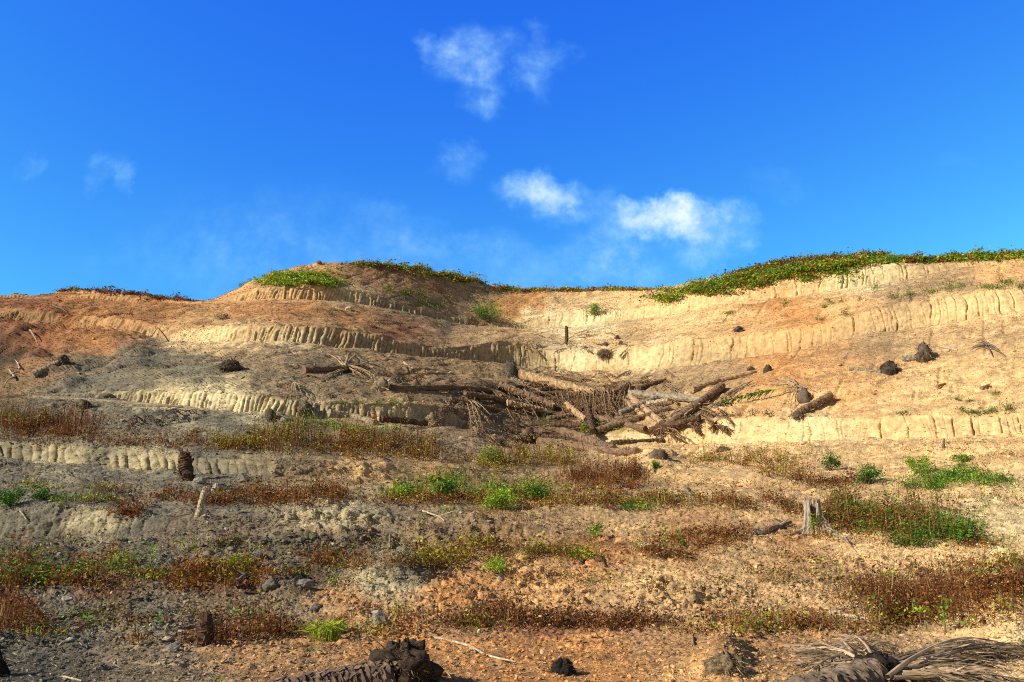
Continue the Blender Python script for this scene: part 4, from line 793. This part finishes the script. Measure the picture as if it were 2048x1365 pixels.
heap('knot of dead fronds and roots at the foot of the slanting logs', [(1330,850,1345,885,.3),(1325,855,1310,880,.3),(1335,856,1365,880,.3),(1330,860,1338,890,.2),(1320,858,1300,872,.3),(1340,858,1372,888,.25),(1335,865,1352,880,.4),(1328,862,1320,886,.3),(1336,850,1310,860,.3),(1345,862,1360,870,.4),(1330,866,1390,888,.1)], .3, FH, n=30, ahead=.9, tipahead=.4)
heap('pale dry fronds on the orange slope right of the steep dark log', [(1500,765,1450,800,.05),(1505,762,1440,795,.06),(1490,766,1425,808,.03),(1515,768,1470,795,.04)], .4, (.28, .215, .15), n=50)
# the green-fronded palm at right
cr = heap('uprooted crown of dry stalks around one green frond on the orange slope', [(1590,772,1500,762,.1),(1592,770,1520,756,.1),(1595,768,1540,752,.1),(1592,771,1505,772,.08),(1595,770,1570,752,.1),(1598,771,1632,784,.12),(1598,770,1628,774,.12),(1596,772,1622,790,.1),(1590,774,1555,792,.05),(1590,776,1575,812,.15),(1592,776,1580,822,.15),(1594,778,1590,812,.1),(1585,772,1530,784,.05),(1560,758,1610,772,.05),(1540,760,1600,766,.05)], .22, (.30, .22, .13), n=12, ahead=.7)
g_ = frond_mesh(cr, on(1584, 774, 1.1), on(1440, 806, 1.0), .06, .85, 170, (.36, .31, .08), w=.034, rw=.045, hang=.3, seed=seed(), green=(.11, .22, .035), name='frond'); g_['label'] = 'fresh green frond'
ball('rough root ball under the crown with the green frond', 1609, 797, 32, 36, (.13, .095, .065), .5, .35, 300)
log('clean brown log lying diagonally alone on the orange slope', (1599, 824), (1662, 791), 13, col='brown', shag=.06, lift=2.0, taper=.95)
ball('frayed clump at the lower end of the lone diagonal log', 1596, 830, 24, 14, (.14, .10, .07))
log('half buried trunk behind the dark root ball on the upper right slope', (1698, 738), (1762, 745), 7, col='grey', ball1=(4.6, 5.0, 4.2, 0), fibre=(.07, .05, .035))
log('half buried trunk with an upturned root plate high on the right slope', (1806, 718), (1846, 716), 11, col='grey', ball1=(2.2, 3.4, .5, 1.2), fibre=(.13, .095, .065))
heap('tangle of bare roots near the right edge of the upper slope', [(1975,690,1940,702,.2),(1975,692,1960,680,.2),(1978,690,2000,705,.2),(1972,695,1985,714,.2),(1980,692,1950,685,.3),(1965,690,1945,694,.2),(1980,695,2010,712,.1)], .15, (.17, .12, .08), n=6, rw=.06)
# lower shaggy logs
log('topmost shaggy log of the three below the pile', (1072, 862), (1228, 899), 17, col='brown', lift=2.2, mid=[(1124, 864), (1165, 877), (1202, 889)], shag=1.1, taper=.7)
log('dark middle log of the three below the pile', (1064, 872), (1165, 886), 13, col='dark', lift=1.6, ball0=(1.9, 1.7, -1, .3), shag=.5, fibre=(.17, .115, .07))
log('lowest shaggy log of the three reaching furthest right', (1076, 885), (1278, 902), 16, col='brown', lift=1.8, mid=[(1144, 890), (1206, 902), (1240, 906)], shag=1.1, taper=.6)
log('dark shaggy log ending at the knot of roots by the yellow face', (1224, 888), (1328, 883), 12, col='dark', lift=2.0, shag=1.0)
# left side
ball('dark bristly root ball alone on the grey slope', 461, 732, 42, 22, (.085, .065, .045), .3, .6)
ball('round root ball upper of two at the left ledge', 215, 794, 26, 16, (.14, .115, .08)); ball('round root ball lower of two at the left ledge', 169, 813, 30, 20, (.11, .088, .062))
log('very long thin log lying along the left ledge', (52, 797), (372, 815), 10, col='grey', mid=[(140, 799), (231, 805), (320, 813)], taper=.6, shag=.25)
log('stubby mossy trunk with roots on the far left slope', (66, 750), (126, 722), 12, col='grey', ball1=(1.6, 1.6), fibre=(.10, .09, .06))
heap('nest of dead fronds on the left ledge below the long thin log', [(360,824,325,835,.3),(362,822,395,826,.2),(358,824,340,845,.2),(365,826,390,838,.2),(355,822,320,850,.1),(362,820,335,822,.3),(368,824,410,822,.15),(352,828,318,842,.2)], .35, (.22, .17, .115), n=24)
heap('dark dead frond mound left of the yellowish weeds', [(287,846,260,852,.4),(288,846,315,850,.4),(286,845,250,862,.25),(290,845,325,842,.3),(285,848,300,858,.4),(282,845,245,870,.1)], .35, (.13, .10, .07), n=30)
heap('pale bare roots on the far left slope', [(25,755,5,775,.1),(22,752,40,745,.2),(28,756,15,740,.1),(40,738,30,720,.1),(60,660,75,690,.1),(105,612,135,625,.1)], .1, (.36, .29, .2), n=3, rw=.06)
# stumps and wood in the lower slope
post('leaning mossy stump with a long shadow on the grey terrace', 374, 912, 958, 26, col='dark', lean=-.22)
post('pale weathered snag standing upright in rust weeds', 394, 978, 1028, 11, col='pale', lean=.2, name='snag', cat='snag', splits=3)
post('charred black stump in the left foreground', 405, 1243, 1288, 30, col='dark', lean=.06)
def hollow_stump():
    """rotted-out shell of a stump, open towards the lower left, with buttresses running into the soil"""
    P, _ = ground(1628, 1062); k = mpp(1628, 1062); root = empty('tree_stump', P); prop(root, 'hollow grey stump with splayed buttress roots right of the bark slab', 'stump')
    H, r0 = 62*k, 14*k; n, m = 72, 18; th = np.linspace(0, 2*np.pi, n, endpoint=False); z = np.linspace(0, 1, m)[:, None]
    d = lambda a: np.abs((th-math.radians(a)+np.pi) % (2*np.pi)-np.pi)
    flare = .25+2.1*np.exp(-(d(-28)/.30)**2)+.8*np.exp(-(d(200)/.28)**2)+.9*np.exp(-(d(75)/.4)**2)+.7*np.exp(-(d(140)/.3)**2)
    top = 1.0+.10*np.sin(th*7)+.08*np.sin(th*13+1)+.06*rng.standard_normal(n)-.80*np.exp(-(d(-98)/.46)**4)-.25*np.exp(-(d(120)/.3)**2)
    ridge = 1+.06*np.sin(th*11)+.05*np.sin(th*23+2)+.02*rng.standard_normal((m, n))
    ro = (r0+flare*r0*(1-z*top)**2.6)*ridge; ri = ro-.30*r0*(1-.35*z)
    rows = []
    for R in (ro, ri): rows.append(np.stack([P[0]+np.cos(th)*R, P[1]+np.sin(th)*R, P[2]-.12+(H+.12)*z*top*np.ones_like(R)], -1))
    V = np.concatenate([rows[0], rows[1][::-1]], 0); M = len(V); i = np.arange(M-1)[:, None]; jx = np.arange(n)[None]
    Q = np.stack([i*n+jx, i*n+(jx+1) % n, (i+1)*n+(jx+1) % n, (i+1)*n+jx], -1)
    mb = MB(); c = np.array((.40, .325, .235))*(1+.22*np.sin(th*17)+.12*rng.standard_normal((M, n)))[..., None]; mb.add(V.reshape(-1, 3), Q, np.clip(c.reshape(-1, 3), .03, 1)); mb.build('trunk', M_WOOD, root)
    for pts in ([(1654, 1062), (1680, 1073), (1702, 1077)], [(1608, 1060), (1592, 1066), (1578, 1070)]):
        trunk_mesh(root, None, None, 5*k, 2*k, (.36, .30, .225), name='root', shag=.05, scar=(.5, .1), pts=[on(x, y, .02) for x, y in pts], seed=seed(), sides=8)
hollow_stump()
def branch(label, pts, wpx, col='pale', taper=.4, lift=.8, twigs=2, name='branch', cat='branch', curl=0):
    r = wpx*.5*mpp(*pts[0][:2]); P = [on(x, y, lift*r+.02) for x, y in pts]; root = empty(name, P[0]); prop(root, label, cat); s = seed()
    _, Q, R = trunk_mesh(root, None, None, r, r*taper, BARK[col] if isinstance(col, str) else col, name='limb', shag=.03, scar=(.4, .1), pts=P, seed=s, sides=8)
    r3 = np.random.default_rng(s)
    for i in range(twigs):
        j = int(r3.integers(12, 40)); d = r3.standard_normal(3)*np.array([1, .4, .5])+np.array([0, 0, .5]); d /= np.linalg.norm(d); l = np.linalg.norm(Q[-1]-Q[0])*r3.uniform(.12, .28)
        mb = MB(); mb.tube(np.stack([Q[j], Q[j]+d*l*.5+r3.standard_normal(3)*.04*l, Q[j]+d*l]), [R[j]*.6, R[j]*.4, R[j]*.15], 6, BARK[col] if isinstance(col, str) else col); mb.build('twig', M_WOOD, root)
    return root
branch('grey bark slab fallen left of the hollow stump', [(1500, 1068), (1530, 1062), (1560, 1052), (1582, 1044)], 15, 'grey', .5)
branch('thin pale stick in front of the grey bark slab', [(1460, 1066), (1500, 1072), (1548, 1072)], 4, 'pale')
branch('thin crooked stick below the hollow stump roots', [(1690, 1076), (1702, 1092), (1712, 1104)], 4, 'grey')
branch('long crooked dark branch across the grey gravel at left', [(62, 1262), (110, 1240), (160, 1228), (200, 1222), (228, 1212)], 9, 'dark', .7)
branch('charred slanting branch by the lime green shrub', [(470, 1170), (495, 1150), (514, 1130)], 15, (.13, .12, .115), .8)
branch('dark straight stick lying under the charred slanting branch', [(455, 1180), (490, 1185), (522, 1187)], 6, 'dark', .7, twigs=0)
branch('long pale frond stalk curving across the orange foreground', [(832, 1262), (870, 1276), (935, 1290), (975, 1312), (1040, 1326)], 6, (.50, .40, .27), .4, twigs=0)
branch('pale bent branch on the right foreground slope', [(1660, 1224), (1690, 1231), (1745, 1240)], 9, 'pale', .5)
branch('short pale forked branch beside the cracked yellow mound', [(1905, 1262), (1918, 1245), (1922, 1228), (1945, 1230)], 9, 'pale', .5, twigs=3)
branch('small forked grey stick on the grey slope at far left', [(40, 1022), (50, 1034), (52, 1040)], 4, 'pale', .6)
branch('thin upright stick in the dark rubble bank', [(780, 1098), (779, 1080), (781, 1062)], 4, 'grey', .5, twigs=0)
branch('pale broken roots above the grey mound at left', [(700, 1122), (715, 1138), (728, 1136)], 5, 'pale', .6, twigs=3)
branch('crooked dead root on the orange track', [(1160, 1128), (1182, 1104), (1200, 1112), (1212, 1135)], 6, 'dark', .5, twigs=3)
branch('pale stick in the weeds near the dry rust knoll', [(1368, 972), (1376, 984), (1384, 992)], 6, 'grey', .6, twigs=1)
branch('thin upright peg at the left of the rust knoll flat', [(1276, 1003), (1273, 990)], 4, 'pale', .6, twigs=0)
branch('brown peg standing on the yellow slope at right', [(1887, 896), (1888, 878)], 5, 'brown', .7, twigs=0)
branch('pale fork of wood lying in the middle foreground weeds', [(1230, 1238), (1255, 1232), (1275, 1240)], 6, 'pale', .5)
branch('small upright splinter in the orange foreground', [(1386, 1290), (1385, 1268)], 5, 'tan', .5, twigs=0)
branch('white bare stick on the slope above the long thin log', [(807, 725), (826, 738)], 4, 'pale', .6, twigs=0, lift=2)
branch('pale bare stick high on the grooved slope below the dome hill', [(302, 674), (315, 655)], 3.5, 'pale', .6, twigs=0, lift=2)
branch('pale stick lying on the upper right slope', [(1888, 694), (1915, 701)], 6, (.5, .4, .28), .6, twigs=0)
branch('reddish wood piece left of two on the right slope', [(1873, 774), (1890, 767)], 6, (.36, .17, .08), .6, twigs=0)
branch('reddish wood piece right of two on the right slope', [(1962, 777), (1978, 770)], 7, (.36, .17, .08), .6, twigs=0)
branch('dead grey limb lying across the scrub of the right hill', [(1855, 517), (1895, 521)], 3, 'pale', .5, twigs=0, lift=4)
branch('grey stick below the middle weeds left of centre', [(845, 1022), (880, 1034), (890, 1044)], 4, 'pale', .5)
branch('dry twigs on the ground in front of the near palm trunk', [(868, 1355), (895, 1345), (915, 1362)], 7, 'tan', .5, twigs=3)
branch('bundle of thin pale stalks in the bottom left foreground', [(80, 1362), (120, 1352), (165, 1362)], 5, 'pale', .6, twigs=3)
# hummocks
ball('dry grass hummock on the brow of the yellow slope', 1318, 912, 44, 24, (.16, .115, .075), .4, .6, 300)
ball('small dark root ball on the yellow slope above yellow tipped weeds', 1447, 900, 26, 14, (.12, .08, .055), .3, .4)
ball('small root tuft on the right hill face below the scrub', 1680, 527, 8, 10, (.14, .10, .08))
ball('dark clod with roots on the orange bulge of the right hill', 1478, 660, 18, 16, (.10, .07, .05))
# stones
def stone(label, x, y, wpx, hpx, col, group=None):
    P, _ = ground(x, y); k = mpp(x, y); me_n = 2
    import bmesh
    bm = bmesh.new(); bmesh.ops.create_icosphere(bm, subdivisions=3, radius=1.0); s = seed(); r3 = np.random.default_rng(s+70)
    V = np.array([v.co for v in bm.verts]); 
    for i in range(7):                           # chipped facets
        d = r3.standard_normal(3); d /= np.linalg.norm(d); h = V @ d; c = r3.uniform(.55, .85); V = V-np.maximum(h-c, 0)[:, None]*d
    V *= 1+.05*r3.standard_normal((len(V), 1)); Fx = np.array([[v.index for v in f.verts] for f in bm.faces]); bm.free()
    V = V*np.array([wpx*.5*k, wpx*.4*k, hpx*.55*k])*1.15+P+np.array([0, 0, hpx*.3*k])
    return prop(np_mesh('rock', V, Fx, 3, M_ROCK, None, np.clip(np.array(col)*(1+.12*r3.standard_normal((len(V), 1))), .02, 1), False), label, 'rock', group)
GR = (.30, .275, .23)
stone('round boulder perched on the crown of the left hill', 637, 526, 12, 7, (.22, .15, .10)); stone('smaller dark stone on the crown right of the boulder', 682, 528, 6, 5, (.12, .09, .07))
stone('pale rock on the red slope of the left hill', 699, 620, 14, 9, (.5, .4, .26)); stone('pale grey stone on the orange flat beneath the yellow green clump', 1000, 1158, 13, 8, GR)
stone('big pale stone right of the leaning mossy stump', 398, 962, 22, 13, GR); stone('pale stone directly above the pale snag', 432, 980, 22, 16, (.34, .3, .24)); stone('block on the rubble ridge right of the mossy stump', 487, 960, 26, 16, (.2, .175, .14))
stone('dark block in the gravel in front of the mounded bank', 632, 1222, 24, 14, (.13, .115, .10)); stone('round grey boulder under the charred stump', 346, 1302, 22, 16, (.24, .22, .18))
stone('grey boulder beside the dark straight stick', 540, 1176, 34, 22, (.15, .135, .11)); stone('smaller grey boulder right of the one by the stick', 610, 1174, 26, 18, (.24, .22, .18))
stone('dark boulder left of two above the charred branch', 515, 1120, 24, 22, (.17, .155, .13)); stone('dark boulder right of two above the charred branch', 538, 1118, 20, 18, (.15, .135, .11))
stone('flat pale slab among stones at the left edge', 135, 1198, 18, 10, (.36, .34, .29)); stone('slanted slab below the crooked dark branch', 150, 1258, 22, 7, GR); stone('flat slab nearest the bottom left thicket', 140, 1282, 16, 8, (.36, .34, .29))
stone('pale rock left of the pale frond stalk', 755, 1245, 34, 24, (.36, .32, .25)); stone('small pale stone left of the crumbled bank', 704, 1222, 12, 10, (.45, .38, .28)); stone('yellowish stone on the orange flat below the dead weed belt', 1084, 1306, 10, 8, (.6, .45, .22)); stone('small pale stone beneath the dead weed belt', 958, 1264, 7, 7, (.6, .5, .34))
stone('grey block in the weeds right of the dry rust knoll', 1352, 1000, 20, 12, (.2, .18, .15)); stone('pale rock at the foot of the yellow cut face', 1605, 888, 14, 7, (.62, .5, .3)); stone('yellow block on the track right of the leafy saplings', 1290, 1094, 24, 14, (.55, .42, .24))
# foreground
def near_trunk():
    A, B = on(500, 1420, .2), on(775, 1364, .25); root = empty('palm_log', A); prop(root, 'big scaly palm trunk lying at the bottom edge with a dark root plate', 'log'); r = 36*mpp(700, 1350)
    n = 110; t = np.linspace(0, 1, n)[:, None]; P = A*(1-t)+B*t; mb = MB(); mb.tube(P, np.full(n, r), 40, (.165, .110, .075), rough=.02, scar=(.075, .20), seed=3)
    r3 = np.random.default_rng(8); ns = 420; k = r3.integers(0, n-2, ns); th = r3.uniform(0, 6.28, ns); T = (B-A)/np.linalg.norm(B-A); a = np.cross(T, [0, 0, 1]); a /= np.linalg.norm(a); b = np.cross(T, a); o = a*np.cos(th)[:, None]+b*np.sin(th)[:, None]
    s0 = P[k]+o*r*.98; mb.strips(s0, s0+T*r3.uniform(.06, .16, (ns, 1))+o*r3.uniform(.0, .035, (ns, 1)), r3.uniform(.012, .04, ns), np.array((.22, .145, .095))*r3.uniform(.5, 1.5, (ns, 1)), side=o)
    mb.build('trunk', M_WOOD, root)
    root_ball_mesh(root, on(800, 1358, .25), 56*mpp(792, 1348), 56*mpp(792, 1348), (.075, .052, .036), fib=4200, hang=.45, flen=.42, seed=77, res=3)
near_trunk()
ball('black bristly root ball at the bottom edge in the middle', 1125, 1342, 44, 44, (.035, .028, .024), .15, .55, 700)
ball('clayey stump mound with dark roots at the bottom edge', 1450, 1335, 62, 66, (.20, .145, .08), .7, .5, 700)
ball('dark root ball cut by the left bottom corner', -12, 1348, 56, 66, (.03, .024, .02), .3, .4, 600)
def near_palm():
    A, B = on(1590, 1404, .3), on(1745, 1356, .35); root = empty('palm_log', A); prop(root, 'fallen palm with a huge heap of dry fronds in the bottom right corner', 'log'); r = 30*mpp(1700, 1345)
    n = 70; t = np.linspace(0, 1, n)[:, None]; P = A*(1-t)+B*t; mb = MB(); mb.tube(P, np.full(n, r), 30, (.215, .155, .105), rough=.02, scar=(.10, .42), seed=4)
    r3 = np.random.default_rng(9); ns = 110; kk_ = r3.integers(0, n-4, ns); th = r3.uniform(0, 6.28, ns); T = (B-A)/np.linalg.norm(B-A); a = np.cross(T, [0, 0, 1]); a /= np.linalg.norm(a); b = np.cross(T, a); o = a*np.cos(th)[:, None]+b*np.sin(th)[:, None]; w_ = np.cross(T, o)
    s0 = P[kk_]+o*r*1.0-w_*.03; mb.strips(s0, s0+T*r3.uniform(.03, .10, (ns, 1))+w_*r3.uniform(.06, .14, (ns, 1))+o*r3.uniform(.0, .03, (ns, 1)), r3.uniform(.008, .02, ns), np.array((.36, .29, .21))*r3.uniform(.2, 1.4, (ns, 1)), side=o)
    mb.build('trunk', M_WOOD, root)
    root_ball_mesh(root, on(1756, 1338, .5), 38*mpp(1740, 1345), 26*mpp(1740, 1345), (.04, .03, .024), fib=1600, flen=.35, seed=78, res=3)
    r3 = np.random.default_rng(5)
    tips = [(1775+r3.uniform(-15, 60), 1340+r3.uniform(-22, 18), 1960+r3.uniform(-90, 110), 1330+r3.uniform(-42, 45)) for _ in range(46)]+[(1770, 1330, 1600, 1312), (1700, 1318, 1640, 1300), (1745, 1318, 1690, 1282), (1760, 1325, 1640, 1352), (1720, 1315, 1780, 1290), (1735, 1312, 1665, 1290), (1690, 1322, 1735, 1290), (1800, 1335, 1690, 1330), (1790, 1365, 1880, 1300), (1770, 1372, 1850, 1310)]+[(1740+r3.uniform(-40, 15), 1322+r3.uniform(-14, 12), 1640+r3.uniform(-60, 60), 1308+r3.uniform(-22, 30)) for _ in range(26)]
    for i, (x0, y0, x1, y1) in enumerate(tips+[(x0+r3.uniform(-20, 20), y0-r3.uniform(0, 15), x1, y1-r3.uniform(0, 20)) for (x0, y0, x1, y1) in tips[:30]]):
        c = np.array((.36, .255, .155))*r3.choice([.4, .75, 1.0, 1.35]); hi = r3.uniform(0, .5)
        frond_mesh(root, on(x0, min(y0, 1375), .25+hi), on(x1, min(y1, 1378), .1+hi*.6), r3.uniform(.0, .14), .42, 70, c, w=r3.uniform(.005, .012), hang=r3.uniform(.15, .6), seed=300+i, rw=r3.uniform(.010, .026))
near_palm()
